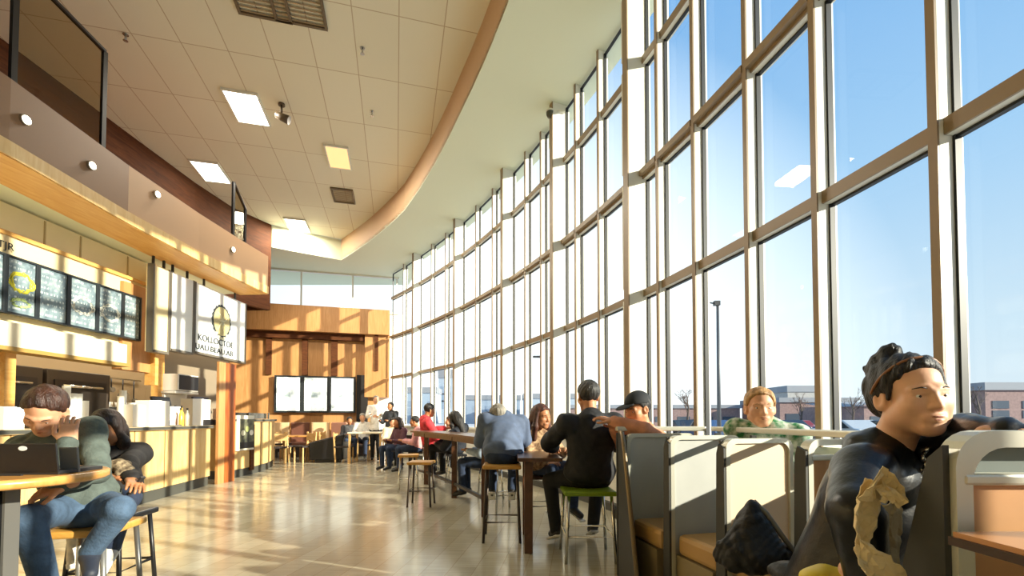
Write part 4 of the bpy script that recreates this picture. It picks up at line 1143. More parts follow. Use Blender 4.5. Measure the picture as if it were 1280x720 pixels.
# ---- others further away
far_people = [
 ('person in white shirt beside the red jacketed one, nearest the glass', (562, 527), 10.4, 200, 'e2ded6', hr_brown, sk_light, 'short', .66),
 ('person in pale blue top by the window between two dark jackets', (607, 528), 7.0, 170, '9fb0c4', hr_brown, sk_light, 'short', .60),
 ('person in pink top at the low table by the far window', (518, 527), 10.4, 190, 'd59a9a', hr_black, sk_tan, 'short', .58),
 ('person in checked dark shirt at the low table by the far window', (497, 528), 11.0, 230, '5a3a44', hr_dkbrown, sk_tan, 'long', .58),
 ('person in cream top with dark hair at the low far table', (491, 528), 12.1, 300, 'd8c8a8', hr_black, sk_light, 'short', .58),
 ('person in white top sitting at the pale far table', (453, 522), 13.35, 280, 'e6e4de', hr_grey, sk_light, 'short', .62),
 ('person in dark grey clothes near the black recess', (437, 526), 14.5, 300, '4a4a4c', hr_black, sk_tan, 'short', .58),
]
SEATS = []
for k_, (l, (px, py), Y, dg, c, hm, sk, hs, hz) in enumerate(far_people):
    h_ = V3(D(px, py, Y)); f_, r_ = heading(dg); SEATS.append((h_-f_*.08, math.radians(dg-90)-PI))
    person(l, h_, V3((h_[0], h_[1], 0))-f_*.08+V3((0, 0, min(hz, h_[2]-.62))), dg, sk, cloth('far_%d' % k_, c), M_denimd, hm, hs, pitch=.2, detail=0, seed=100+k_, thick=.02, k=1.)
h_ = V3(D(470, 500, 13.4))
fl_ = V3((h_[0], h_[1], .90)); f_, r_ = heading(285)
person('standing person in white coat by the orange pier', h_, fl_, 285, sk_light, cloth('white_coat', 'ece9e2', .8), M_blackc, hr_grey, 'short', detail=0, seed=130, thick=.02, k=1.02,
       legs={-1: (fl_+V3((.09, -.02, -.42)), fl_+V3((.09, 0, -.82)), fl_+V3((.12, -.14, -.86))), 1: (fl_+V3((-.09, -.02, -.42)), fl_+V3((-.09, 0, -.82)), fl_+V3((-.06, -.14, -.86)))})
h_ = V3(D(488, 508, 13.0)); fl_ = V3((h_[0], h_[1], .84))
person('standing person in dark coat beside the one in white', h_, fl_, 250, sk_tan, cloth('far_dark', '33363c', .8), M_blackc, hr_black, 'short', detail=0, seed=131, thick=.025, k=.95,
       legs={-1: (fl_+V3((.09, -.02, -.40)), fl_+V3((.09, 0, -.76)), fl_+V3((.10, -.14, -.80))), 1: (fl_+V3((-.09, -.02, -.40)), fl_+V3((-.09, 0, -.76)), fl_+V3((-.08, -.14, -.80)))})
# ================================================================ tables, stools, booths
M_tabletop = wood_material('table_oak', 'c98a45', 'e0a860', (2, 8, 2), .3); M_tabdark = wood_material('table_walnut', '4a3021', '6b4630', (2, 8, 2), .3)
M_stoolwood = wood_material('stool_wood', 'c08a3c', 'd9a552', (2, 8, 2), .4); M_green = mat('green_seat', '7d9a1e', .4); M_greymetal = mat('grey_metal', '8d8b86', .35, .6)
t = thing('round_table', 'round wooden high table with black post beside the resting man', 'table', (-2.22, 1.93, 0))
MB().lathe([(.355, .93), (.37, .94), (.37, .965), (.36, .97)], (0, 0, 0), 48).build('tabletop', M_tabletop, t)
MB().box((.02, -.0, .48), (.09, .09, .90)).build('post', M_black, t)
MB().box((.075, 0, .48), (.012, .06, .88)).build('post_strip', M_greymetal, t)
MB().lathe([(.26, 0), (.26, .012), (.06, .03)], (0, 0, 0), 30).build('foot', M_black, t)
# laptop
lp = V3(D(42, 588, 1.93))
t = thing('laptop', 'open black laptop with pale mark on its lid on the round table', 'laptop', (lp[0]+.0, 1.86, .97), .06)
MB().box((0, .13, .009), (.30, .22, .016)).build('keyboard_base', M_charcoal, t, .003)
R = Matrix.Rotation(-.22, 3, 'X')
MB().box((0, .015, .070), (.30, .008, .125), Matrix.Rotation(.12, 3, 'X')).build('lid', M_black, t, .003)
m1 = MB(); n = 16
m1.prism_dir([(.02+.017*math.cos(2*PI*j/n), .0075, .112+.010*math.sin(2*PI*j/n)) for j in range(n)], (0, -.003, 0)); m1.build('logo', mat('pale_mark', 'e8e6e0', .4), t)
MB().box((-.02, -.005, .003), (.1, .012, .005)).build('hinge', M_charcoal, t)
t = thing('tablet_case', 'upright grey tablet case standing beside the black laptop', 'tablet', (-1.945, 1.975, .97), .1)
MB().box((0, 0, .056), (.075, .012, .11), Matrix.Rotation(.12, 3, 'X')).build('cover', mat('grey_case', '7d7b76', .6), t, .004)
MB().box((0, .03, .004), (.07, .06, .007)).build('fold_foot', mat('grey_case', '7d7b76', .6), t)
# stools
def stool(label, x, y, h, seat, legm, rz=0., sq=.34, round_=False, foot=.22, group=None, name='bar_stool', r=.014, splay=.03, back=False):
    t = thing(name, label, 'stool', (x, y, 0), rz, group)
    if round_: MB().lathe([(sq/2-.01, h-.035), (sq/2, h-.025), (sq/2, h-.008), (sq/2-.012, h)], (0, 0, 0), 28).build('seat', seat, t)
    else: MB().box((0, 0, h-.02), (sq, sq, .04)).build('seat', seat, t, .012)
    c = []
    for sx in (-1, 1):
        for sy in (-1, 1):
            a = Vector((sx*(sq/2-.04), sy*(sq/2-.04), h-.04)); b = Vector((sx*(sq/2-.04+splay), sy*(sq/2-.04+splay), 0))
            MB().tube([a, b], r, 8).build('leg', legm, t); c.append(a+(b-a)*(1-foot/(h-.04)))
    o = [c[0], c[1], c[3], c[2]]
    MB().tube(o, r*.8, 8, closed=True).build('footrest', legm, t)
    return t
stool('wooden bar stool under the resting man', -2.33, 2.50, .625, M_stoolwood, M_greymetal, .2, .36)
stool('dark bar stool under the long haired woman in black', -2.70, 3.05, .58, M_black, M_black, .1, .36)
stool('chrome stool with green seat under the heavy man in black', .66, 3.98, .60, M_green, M_chrome, 0, .44, foot=.22)
stool('wooden topped stool with thin dark legs under the blue-grey jacket', -.10, 4.58, .755, M_stoolwood, mat('dark_steel', '4a4038', .4, .5), 0, .38, foot=.2)
stool('stool under the woman in patterned coat', .36, 5.28, .56, M_tabdark, M_greymetal, 0, .36)
stool('stool under the dark blue jacket at the curved table', -1.06, 8.52, .56, M_black, M_chrome, .3, .36)
stool('stool under the red jacket at the curved table', -1.70, 9.45, .62, M_tabdark, M_chrome, .3, .36)
for k, (x, y, h) in enumerate(((-1.28, 6.35, .62), (-1.75, 7.6, .62), (-.12, 6.0, .62))):
    stool(['empty wooden stool on the aisle side of the curved table', 'empty wooden stool at the aisle side near the red jacket', 'empty stool between the curved table and the windows'][k], x, y, h, M_stoolwood, M_chrome if k else mat('dark_steel', '4a4038', .4, .5), .2*k, .34)
# small dark table
t = thing('high_table', 'small dark high table on square posts next to the heavy man in black', 'table', (.25, 4.42, 0))
MB().box((0, 0, .845), (.40, .86, .035)).build('tabletop', M_tabdark, t, .006)
for s in (-1, 1): MB().box((-.10, s*.33, .415), (.075, .075, .83)).build('leg', M_tabdark, t, .004)
MB().bar((-.10, -.33, .13), (-.10, .33, .13), .04, .05).build('stretcher', M_tabdark, t)
MB().bar((-.10, -.33, .78), (-.10, .33, .78), .05, .07).build('apron', M_tabdark, t)

# long curved bar table parallel to the glass
bp = [(-.44, 5.55), (-.70, 6.2), (-.99, 6.9), (-1.32, 7.6), (-1.70, 8.35), (-2.02, 8.9)]
t = thing('bar_table', 'long curved dark bar table on square legs running along the windows', 'table', (bp[0][0], bp[0][1], 0))
lp_ = [(a-bp[0][0], b-bp[0][1]) for a, b in bp]
MB().strip(lp_, 0, -.46, .955, .99).build('tabletop', M_tabdark, t)
for i in (0, 2, 4):
    p = Vector(lp_[i]).to_3d() if False else Vector((lp_[i][0], lp_[i][1], 0)); MB().box((p.x+.10, p.y+.06, .478), (.08, .08, .955)).build('leg', M_tabdark, t)
MB().strip(lp_, -.07, -.12, .88, .955).build('apron', M_tabdark, t)
MB().strip(lp_, -.09, -.13, .2, .24).build('foot_rail', M_black, t)
# ---------------------------------------------------------------- booth seating
M_booth = mat('booth_grey_vinyl', 'b6b8b3', .5, var=.05, vscale=4); M_boothd = mat('booth_slate_vinyl', '8f9296', .5, var=.05, vscale=4); M_boothc = mat('booth_cream_laminate', 'e6cdae', .5)
M_tube = mat('brushed_tube', 'd3d1c2', .32, .35); M_boothside = mat('booth_side_charcoal', '3a3a36', .55); M_cush = mat('cushion_tan_vinyl', 'b08a52', .5, bump=.1, bscale=25)
def rrect_path(w, z0, z1, r, n=6):
    pts = [(0, z0)]
    for q in range(n+1):
        a = PI-(PI/2)*q/n; pts.append((r+r*math.cos(a), z1-r+r*math.sin(a)))
    for q in range(n+1):
        a = PI/2-(PI/2)*q/n; pts.append((w-r+r*math.cos(a), z1-r+r*math.sin(a)))
    pts.append((w, z0)); return pts
def booth(label, x, y, w, rz, pm, z1=1.10, cush=True, slot=False, sh=.49, group='booth seats along the windows', seatd=.40, deep=.045, near=False):
    t = thing('booth', label, 'booth', (x, y, 0), rz, group)
    rad = .075 if near else .055
    pr = rrect_path(w, .10, z1, rad)
    inner = [(px*(w-.05)/w+.025, .12+(pz-.10)*(z1-.025-.12)/(z1-.10)) for px, pz in pr]
    zs = z1-(.11 if near else .09)
    if slot:
        MB().prism_dir([(a, 0, b) for a, b in ((.02, .12), (.02, zs), (w-.02, zs), (w-.02, .12))], (0, .03, 0)).build('backrest', pm, t)
        MB().box((w/2, .004, zs+.010), (w-.03, .04, .024)).build('slot_rail', M_tube, t, .006)
    else:
        MB().prism_dir([(a, 0, b) for a, b in inner], (0, .03, 0)).build('backrest', pm, t)
    rt_ = .017 if near else .013
    outer = [(a, b) for a, b in pr]; inn = [(max(2*rt_, min(w-2*rt_, a)), b) for a, b in rrect_path(w, .10, z1-2*rt_, rad)]
    fr = MB(); k = len(pr)
    ins = [(2*rt_+(w-4*rt_)*a/w, .10+(b-.10)*(z1-2*rt_-.10)/(z1-.10)) for a, b in pr]
    for i in range(k-1):
        fr.prism_dir([(outer[i][0], -.014, outer[i][1]), (outer[i+1][0], -.014, outer[i+1][1]), (ins[i+1][0], -.014, ins[i+1][1]), (ins[i][0], -.014, ins[i][1])], (0, .045, 0))
    fr.build('frame', M_tube, t)
    if near: MB().prism_dir([(a, .022, b) for a, b in ins if b > zs] , (0, .006, 0)).build('slot_panel', mat('slot_panel_grey', '5f6a66', .5), t)
    top = zs-.02 if slot else z1-.01
    MB().prism_dir([(.004, .03, .1), (.004, .03, top), (w-.004, .03, top), (w-.004, .03, .1)], (0, (.02 if near else deep-.03), 0)).build('back_shell', M_boothside, t)
    s0 = MB()
    if near: s0.prism_dir([(-.014, .0, 0.0), (-.014, .0, z1-.03), (-.014, .035, z1-.06), (-.014, .10, z1-.3), (-.014, .13, 0.0)], (.014, 0, 0))
    else: s0.prism_dir([(-.014, -.012, 0.0), (-.014, -.012, z1-.05), (-.014, .03, z1-.03), (-.014, deep, z1-.08), (-.014, deep+.02, 0.0)], (.014, 0, 0))
    s0.build('side_panel', M_boothside, t)
    if cush:
        MB().box((w/2+.01, -seatd/2-.01, sh-.07), (w-.05, seatd-.02, .13)).build('cushion', M_cush, t, .03)
        MB().box((w/2+.01, -seatd/2+.02, (sh-.14)/2), (w-.05, seatd-.06, sh-.14)).build('seat_base', mat('booth_base', '8a7a58', .6), t)
    return t
booth('farthest booth seat with grey back, at the end with the slanted side panel', .84, 3.30, .56, .22, M_booth)
booth('second booth seat with pale grey back beside the farthest one', 1.00, 2.85, .52, .24, M_booth)
booth('cream backed booth seat carrying the black bag', 1.125, 2.38, .44, .26, M_boothc)
booth('orange wooden booth seat with metal hand slot behind the woman with the bun', 1.275, 1.95, .30, .26, M_orange, slot=True, z1=1.115)
b_ = booth('nearest booth back of pale orange wood with wide metal hand slot', .905, .93, .9, 0, mat('pale_cherry', 'cf9a68', .45, var=.08, vscale=6), cush=False, slot=True, z1=1.178, group=None, near=True)
# slanted end panel of the row
t = thing('row_divider', 'slanted grey end panel closing the booth row beside the man in black', 'panel', (.80, 3.3, 0))
MB().prism_dir([(0, -.42, 0), (0, -.03, 1.02), (0, .02, 1.10), (0, .09, 1.10), (0, .10, 0)], (.028, 0, 0)).build('panel', M_boothside, t)
MB().tube([(.014, -.42, .0), (.014, -.035, 1.02), (.014, .02, 1.105), (.014, .09, 1.11)], .016, 8).build('edge_tube', mat('edge_tube', '8f7a5c', .4, .4), t)
# long ledge behind the booths
lg = [(1.565, 1.0), (1.585, 2.0), (1.565, 3.0), (1.54, 3.46)]
t = thing('booth_ledge', 'long pale ledge on slim posts behind the booth seats', 'ledge', (1.56, 2.4, 0))
q = [(a-1.56, b-2.4) for a, b in lg]
for (a, b) in q[1:]: MB().box((a+.02, b-.05, .55), (.03, .03, 1.10)).build('post', M_boothside, t)
MB().strip(q, .01, -.05, 1.115, 1.15).build('cap_rail', mat('ledge_cap', 'd8d6c8', .35, .2), t, .008)
q2 = [(.81-1.56, 3.50-2.4), (1.50-1.56, 3.50-2.4)]
MB().box((q2[0][0]+.02, q2[0][1], .55), (.03, .03, 1.10)).build('post', M_boothside, t)
MB().strip(q2, .03, -.04, 1.115, 1.15).build('cap_return', mat('ledge_cap', 'd8d6c8', .35, .2), t, .008)
# bench for those sitting by the glass
t = thing('window_bench', 'low bench between the booth ledge and the windows', 'bench', (1.77, 3.15, 0))
MB().box((0, 0, .41), (.26, .62, .06)).build('seat', M_boothside, t, .01); 
for s in (-1, 1): MB().box((0, s*.25, .19), (.2, .05, .38)).build('leg', M_black, t)
t = thing('padded_stool', 'padded stool under the man in the dark cap', 'stool', (1.06, 3.76, 0))
MB().box((0, 0, .40), (.36, .34, .1)).build('seat', M_boothside, t, .02); MB().box((0, 0, .175), (.3, .28, .35)).build('base', M_black, t)
# bench under the woman with the bun
t = thing('booth_bench', 'tan cushioned bench under the woman with the bun', 'bench', (1.13, 1.42, 0))
MB().box((0, 0, .41), (.62, .40, .08)).build('seat', M_cush, t, .02); MB().box((0, 0, .185), (.56, .34, .37)).build('base', M_boothside, t)
# near table edge
t = thing('booth_table', 'dark edged table in front of the nearest booth back', 'table', (1.375, .62, 0))
MB().prism([(-.525, .25), (.3, .25), (.3, -.2), (-.53, -.2)], .975, .985).build('tabletop', mat('cherry_tabletop', 'b87f4e', .22), t)
MB().prism([(-.53, .255), (.31, .255), (.31, -.21), (-.535, -.21)], .959, .975).build('edge_band', mat('table_edge', '3a2519', .5), t)
MB().box((.1, 0, .478), (.08, .08, .95)).build('post', M_black, t); MB().box((.1, 0, .015), (.4, .4, .03)).build('foot', M_black, t)
# ---------------------------------------------------------------- bags
def blob(name, label, cat, S, m, base, h=.008, w=None, a=.01, part='body'):
    t = thing(name, label, cat, base); sdf_obj(part, [S.mesh(h, w, a)], m, t, base); return t
c = V3(D(945, 655, 2.12)); z0 = .49; S = SDF(); cy = 2.12
S.ell((c[0]-.01, cy, z0+.07), (.175, .10, .085), None, .05); S.cone((c[0]-.0, cy, z0+.10), (c[0]-.005, cy+.02, z0+.30), .115, .030, .05); S.cone((c[0]-.06, cy, z0+.10), (c[0]-.02, cy, z0+.22), .09, .05, .05); S.cone((c[0]+.06, cy, z0+.06), (c[0]+.15, cy-.02, z0+.05), .07, .05, .05)
S.cone((c[0]-.13, cy, z0+.10), (c[0]-.165, cy-.01, z0+.13), .05, .02, .03)
S.half((0, 0, z0+.005), (0, 0, -1), .01)
def crumple(seed, f, sharp=1.):
    a, b = folds(seed, f, (1, 1, 1)), folds(seed+50, f*2.1, (1, 1, 1))
    return lambda X, Y, Z: a(X, Y, Z)+.45*b(X, Y, Z)
bag = blob('shoulder_bag', 'crumpled black bag lying on the cream backed booth seat', 'bag', S, cloth('bag_black', '0b0b0d', .55, .3, .5, 40), (c[0], cy, z0), .006, crumple(5, 26), .011)
mb = MB(); mb.tube([(.0, .02, .325), (.05, .0, .27), (.10, -.03, .18), (.15, -.05, .10), (.185, -.06, .02)], .012, 8); mb.build('strap', mat('strap_grey', '8a8a86', .5), bag)
# crumpled open paper bag: creased sheets with a dark inside
def creased(name, pts, wid, folds_, depth, seed, m, parent, base, n=14, k=11):
    rng = random.Random(seed); P = [Vector(p) for p in pts]; mb = MB(); vs = []
    for i in range(n):
        f = i/(n-1)*(len(P)-1); j = min(int(f), len(P)-2); u = f-j; p = P[j].lerp(P[j+1], u)
        d = (P[j+1]-P[j]).normalized(); w0 = wid[j]+(wid[j+1]-wid[j])*u
        sd = d.cross(Vector((.35, -.9, 0))).normalized(); nn = sd.cross(d).normalized()
        if nn.y > 0: nn = -nn
        for q in range(k):
            s_ = q/(k-1)*2-1
            z_ = depth*(math.cos(folds_*s_*3+i*.35)+.5*rng.uniform(-1, 1))
            vs.append(p+sd*(s_*w0*(1+.10*rng.uniform(-1, 1)))+nn*z_+d*rng.uniform(-.006, .006)-Vector(base))
    fs = []
    for i in range(n-1):
        for q in range(k-1):
            a_, b_, c_, d_ = i*k+q, i*k+q+1, (i+1)*k+q+1, (i+1)*k+q
            fs += [(a_, b_, c_), (a_, c_, d_)] if (i+q) % 2 else [(a_, b_, d_), (b_, c_, d_)]
    mb.add(vs, fs, False); o = mb.build(name, m, parent)
    so2 = o.modifiers.new('Solidify', 'SOLIDIFY'); so2.thickness = .002
    return o
M_kraft = mat('kraft_paper', 'e2cb9a', .75, var=.08, vscale=12, bump=.3, bscale=25)
pbase = D(1095, 700, 1.06)
pb = thing('paper_bag', 'crumpled open tan paper bag beside the woman with the bun', 'bag', pbase)
creased('rim', [D(1132, 629, 1.02), D(1116, 610, 1.03), D(1097, 606, 1.04), D(1090, 624, 1.05)], [.016, .030, .042, .046], 1.2, .010, 3, M_kraft, pb, pbase)
creased('front_fold', [D(1096, 606, 1.05), D(1085, 632, 1.05), D(1075, 662, 1.04), D(1078, 690, 1.03)], [.034, .040, .032, .020], 1.1, .009, 5, M_kraft, pb, pbase)
creased('lower_flap', [D(1074, 678, 1.02), D(1092, 700, 1.0), D(1112, 726, .98), D(1122, 760, .97)], [.016, .036, .05, .06], .8, .008, 8, M_kraft, pb, pbase)
creased('inner_side', [D(1112, 628, 1.10), D(1108, 655, 1.11), D(1104, 690, 1.11), D(1104, 760, 1.10)], [.05, .058, .06, .06], .7, .006, 9, M_kraft, pb, pbase)
S = SDF(); c = V3(D(1035, 722, 1.25)); S.ell(c, (.075, .05, .03), None, .02)
blob('yellow_packet', 'yellow packet on the bench in front of the woman with the bun', 'packet', S, mat('yellow_wrap', 'd8c23a', .5), c, .006, folds(6, 50), .006)
S = SDF(); c = V3(D(990, 716, 1.6)); S.ell(c, (.07, .08, .035), None, .02)
blob('dark_pouch', 'small dark pouch beside the yellow packet', 'pouch', S, cloth('bag_black', '0e0e10', .6, .3, .5, 40), c, .007, folds(7, 50), .006)
t = thing('low_bench', 'tan seat ledge carrying the yellow packet and dark pouch', 'bench', (1.0, 1.42, 0))
bpy.data.objects.remove(t)
# handheld things
p = V3(D(170, 607, 2.60))
t = thing('phone_on_strap', 'dark phone held on a strap by the woman in black coat', 'phone', p)
MB().bar((-.04, 0, -.05), (.04, 0, .05), .012, .03, (0, 1, 0)).build('body', M_charcoal, t); MB().bar((-.02, 0, .02), (.03, 0, -.02), .01, .014, (0, 1, 0)).build('clip', mat('clip_brown', '5a4030', .5), t)
S = SDF(); S.ell(V3(D(148, 583, 2.70)), (.07, .05, .045), None, .02); S.ell(V3(D(158, 590, 2.68)), (.05, .05, .035), None, .02)
blob('fur_bag', 'mottled beige bag held in front of the woman in black coat', 'bag', S, mat('mottled_fur', 'b09c7c', .9, col2='5a4a38', vscale=40, bump=.6), V3(D(150, 586, 2.70)), .008, folds(12, 60), .008)
# ---------------------------------------------------------------- far dining area: chairs and tables
M_chairwood = wood_material('chair_beech', 'c59a5e', 'dcb47a', (2, 2, 6), .5); M_chairdark = mat('chair_seat_dark', '2a2220', .6)
def make_chair(label, loc, rz, m1, m2, group):
    t = thing('dining_chair', label, 'chair', loc, rz, group)
    MB().box((0, 0, .45), (.42, .42, .04)).build('seat', m2, t)
    for sx in (-1, 1):
        MB().box((sx*.18, -.18, .215), (.035, .035, .43)).build('leg', m1, t)
        MB().bar((sx*.18, .18, 0), (sx*.18, .24, .86), .035, .035, (1, 0, 0)).build('leg', m1, t)
    MB().box((0, .225, .72), (.36, .025, .2), Matrix.Rotation(-.07, 3, 'X')).build('backrest', m1, t)
    return t
lab = ['beech chair by the end of the curved counter', 'beech chair turned sideways behind the curved counter', 'beech chair between the counter and the black tub chair', 'beech chair close to the black tub chair', 'beech chair under the far menu screens', 'beech chair beside the reddish row under the screens', 'beech chair in front of the pale far table', 'beech chair at the window side of the pale far table', 'beech chair behind the pale far table', 'beech chair at the dark low table by the windows', 'dark chair at the window side of the low table', 'dark chair on the aisle side of the low table']
cpos = [(348, 12.3, .4), (369, 13.0, 2.2), (381, 12.7, -.5), (398, 13.2, 3.0), (404, 14.2, 3.1), (352, 14.0, 1.2), (431, 12.7, 1.57), (487, 12.2, -1.3), (459, 13.9, 3.1), (490, 11.5, .8), (520, 11.3, -1.4), (490, 11.1, 1.6)]
first = None; cp2 = [((px-640)/F*Y, Y, rz) for px, Y, rz in cpos[:7]]
cp2 += [(SEATS[i][0][0], SEATS[i][0][1], SEATS[i][1]) for i in (4, 5, 6, 3, 2)]
lab[7:12] = ['beech chair under the person in cream top', 'beech chair under the seated person in white shirt', 'beech chair under the person in dark grey', 'dark chair under the person in checked shirt', 'dark chair under the person in pink top']
for k, (X, Y, rz) in enumerate(cp2):
    if first is None: first = make_chair(lab[k], (X, Y, 0), rz, M_chairwood, M_chairdark, 'dining chairs at the far end')
    elif k < 10: dup(first, (X, Y, 0), rz, lab[k])
    elif k == 10: fd_ = make_chair(lab[k], (X, Y, 0), rz, M_chairdark, M_chairdark, 'dark chairs by the far windows')
    else: dup(fd_, (X, Y, 0), rz, lab[k])
for i, l in ((0, 'stool under the person in white shirt beyond the red jacket'), (1, 'stool under the person in pale blue top')):
    q = SEATS[i][0]; stool(l, q[0], q[1], .55, M_tabdark, M_chrome, .3, .34)
def dining_table(label, px, Y, w, d, m1, m2, h=.74):
    t = thing('dining_table', label, 'table', ((px-640)/F*Y, Y, 0))
    MB().box((0, 0, h-.02), (w, d, .04)).build('tabletop', m1, t, .006)
    for sx in (-1, 1):
        for sy in (-1, 1): MB().box((sx*(w/2-.05), sy*(d/2-.05), h/2-.02), (.05, .05, h-.04)).build('leg', m2, t)
    return t
dining_table('pale topped table with light legs in front of the orange pier', 461, 12.7, .95, .7, mat('table_pale', 'eadfc6', .4), M_chairwood, .86)
dining_table('wooden dining table behind the curved counter', 372, 13.5, 1.2, .7, M_tabletop, M_chairwood)
dining_table('low dark table by the far windows', 507, 12.1, .5, .6, M_tabdark, M_black)
# black tub chair seen from behind
t = thing('tub_chair', 'large black tub chair seen from behind under the far menu screens', 'chair', ((412-640)/F*12.9, 12.9, 0), .1)
MB().prism_dir([(-.42, -.3, .08), (.42, -.3, .08), (.50, -.34, .82), (-.46, -.34, .56)], (0, .12, 0)).build('backrest', mat('black_leather', '14161b', .4), t, .03)
for s in (-1, 1): MB().box((s*.40, .05, .32), (.12, .6, .5)).build('armrest', mat('black_leather', '14161b', .4), t, .03)
MB().box((0, .05, .28), (.68, .6, .3)).build('seat', mat('black_leather', '14161b', .4), t, .03)
MB().box((0, 0, .04), (.6, .5, .08)).build('base', M_black, t)
# row of low backed seats under the screens
for k in range(5):
    u = fu(348)+.62*k+.2; p = fw(u, .75, 0)
    t = thing('banquette', ['cream banquette seat first from the curved counter', 'brown banquette seat second from the curved counter', 'cream banquette seat in the middle under the screens', 'rosy banquette seat fourth under the screens', 'brown banquette seat nearest the black recess'][k], 'seat', p, math.atan2(fd.y, fd.x), 'banquette seats under the screens')
    mm = mat(('banq_cream', 'banq_brown', 'banq_cream', 'banq_rose', 'banq_brown')[k], ('d8b78c', '6a4030', 'd8b78c', 'd59c84', '6a4030')[k], .6)
    MB().box((0, .12, .78), (.56, .12, .68)).build('backrest', mm, t, .02); MB().box((0, -.14, .42), (.56, .5, .12)).build('cushion', mm, t, .02); MB().box((0, -.1, .18), (.54, .44, .36)).build('base', M_chairdark, t)
# bundle of items on the curved counter
t = thing('counter_rail', 'low dark glass rail on the curved counter', 'rail', (-6.2, 10.6, 1.22))
MB().bar((0, -.8, .08), (-.1, .9, .08), .01, .14).build('pane', mat('dark_glass', '3a3a34', .1), t); 
for s in (-.8, 0, .9): MB().box((-.05*(s+.8)/1.7, s, .08), (.03, .03, .16)).build('post', M_steel, t)
# ================================================================ outside
M_asph = mat('parking_asphalt', 'bcbdc0', .9, var=.12, vscale=.2)
gp = [(wx(y)+.3, y) for y in (-6, -3, 0, 3, 6, 9, 12, 15.8)]
struct(MB().prism([(3, -60)]+gp+[(-5.5, 18), (-30, 60), (-120, 320), (420, 320), (420, -60)], -.35, -.25).build('ground_outside', M_asph))
GZ = -.25
# lamp post
p = D(897, 378, 24); 
t = thing('street_lamp', 'tall slim parking lot lamp with one arm, outside behind the fair haired person', 'street lamp', (p.x, 24, GZ)); h = p.z-GZ
MB().tube([(0, 0, 0), (0, 0, h)], [.11, .07], 12).build('pole', mat('lamp_pole', '4f5256', .5), t)
a_ = MB().tube([(0, 0, h-.1), (-.5, 0, h), (-.9, 0, h+.02)], .04, 8).build('arm', mat('lamp_pole', '4f5256', .5), t)
MB().box((-1.05, 0, h+.02), (.45, .2, .1)).build('lamp_head', mat('lamp_head', '2c2f33', .5), t)
MB().box((-.05, 0, h-.05), (.3, .24, .24)).build('bracket', mat('lamp_head', '2c2f33', .5), t)
# buildings
p = D(671, 446, 40); hx = (688-640)/F*40
t = thing('street_lamp', 'distant street lamp whose head shows left of a wide column over the bar table', 'street lamp', (hx, 40, GZ)); h = p.z-GZ
MB().tube([(0, 0, 0), (0, 0, h)], [.10, .06], 10).build('pole', mat('lamp_pole', '4f5256', .5), t)
MB().tube([(0, 0, h-.05), (p.x-hx+.3, 0, h)], .04, 8).build('arm', mat('lamp_pole', '4f5256', .5), t)
MB().box((p.x-hx, 0, h), (.7, .3, .16)).build('lamp_head', mat('lamp_head', '2c2f33', .5), t)
M_brick = mat('brick_wall', '8f7672', .9, var=.12, vscale=3); M_roofg = mat('roof_grey', '8b8f96', .8); M_winb = mat('dark_window', '4c5560', .2); M_concrete = mat('concrete_wall', 'a9a6a2', .9, var=.06, vscale=2)  # brick paled: distance haze put into its colour
def building(label, px0, px1, ytop, Y, m, dpt=14, rows_=1, hip=False):
    x0, x1 = (px0-640)/F*Y, (px1-640)/F*Y; h = D(0, ytop, Y).z-GZ; w = x1-x0
    t = thing('building', label, 'building', ((x0+x1)/2, Y+dpt/2, GZ))
    MB().box((0, 0, h*.42), (w, dpt, h*.84)).build('wall', m, t)
    if hip: MB().prism_dir([(-w/2-.5, -dpt/2-.4, h*.8), (w/2+.5, -dpt/2-.4, h*.8), (w*.4, 0, h), (-w*.4, 0, h)], (0, dpt*.5, 0)).build('roof', M_roofg, t)
    else: MB().box((0, 0, h*.92), (w+.6, dpt+.6, h*.16)).build('roof', M_roofg, t)
    n = max(2, min(8, int(w/4)))
    for r_ in range(rows_):
        for i in range(n):
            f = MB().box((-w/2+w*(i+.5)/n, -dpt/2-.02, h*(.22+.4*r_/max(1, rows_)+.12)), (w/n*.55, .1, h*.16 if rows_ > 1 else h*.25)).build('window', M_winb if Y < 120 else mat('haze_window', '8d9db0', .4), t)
    return t
building('long low brick building outside seen past the woman with the bun', 1232, 1420, 478, 60, M_brick, rows_=2)
building('reddish brick block outside behind the fair haired person', 975, 1068, 497, 85, M_brick, rows_=1)
building('brick shop row outside between the lamp and the wide mullion', 700, 925, 506, 95, M_brick)
building('grey office block outside above the brick roofs', 985, 1030, 482, 140, M_concrete, rows_=2)
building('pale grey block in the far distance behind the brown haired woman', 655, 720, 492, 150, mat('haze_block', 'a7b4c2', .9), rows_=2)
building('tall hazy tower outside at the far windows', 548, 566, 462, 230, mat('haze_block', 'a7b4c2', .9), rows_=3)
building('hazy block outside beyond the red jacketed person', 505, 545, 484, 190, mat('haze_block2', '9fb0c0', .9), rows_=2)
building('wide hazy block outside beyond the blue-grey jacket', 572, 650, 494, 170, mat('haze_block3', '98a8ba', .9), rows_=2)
building('brick house outside at the edge of the parking lot', 1080, 1150, 500, 62, M_brick, hip=True)
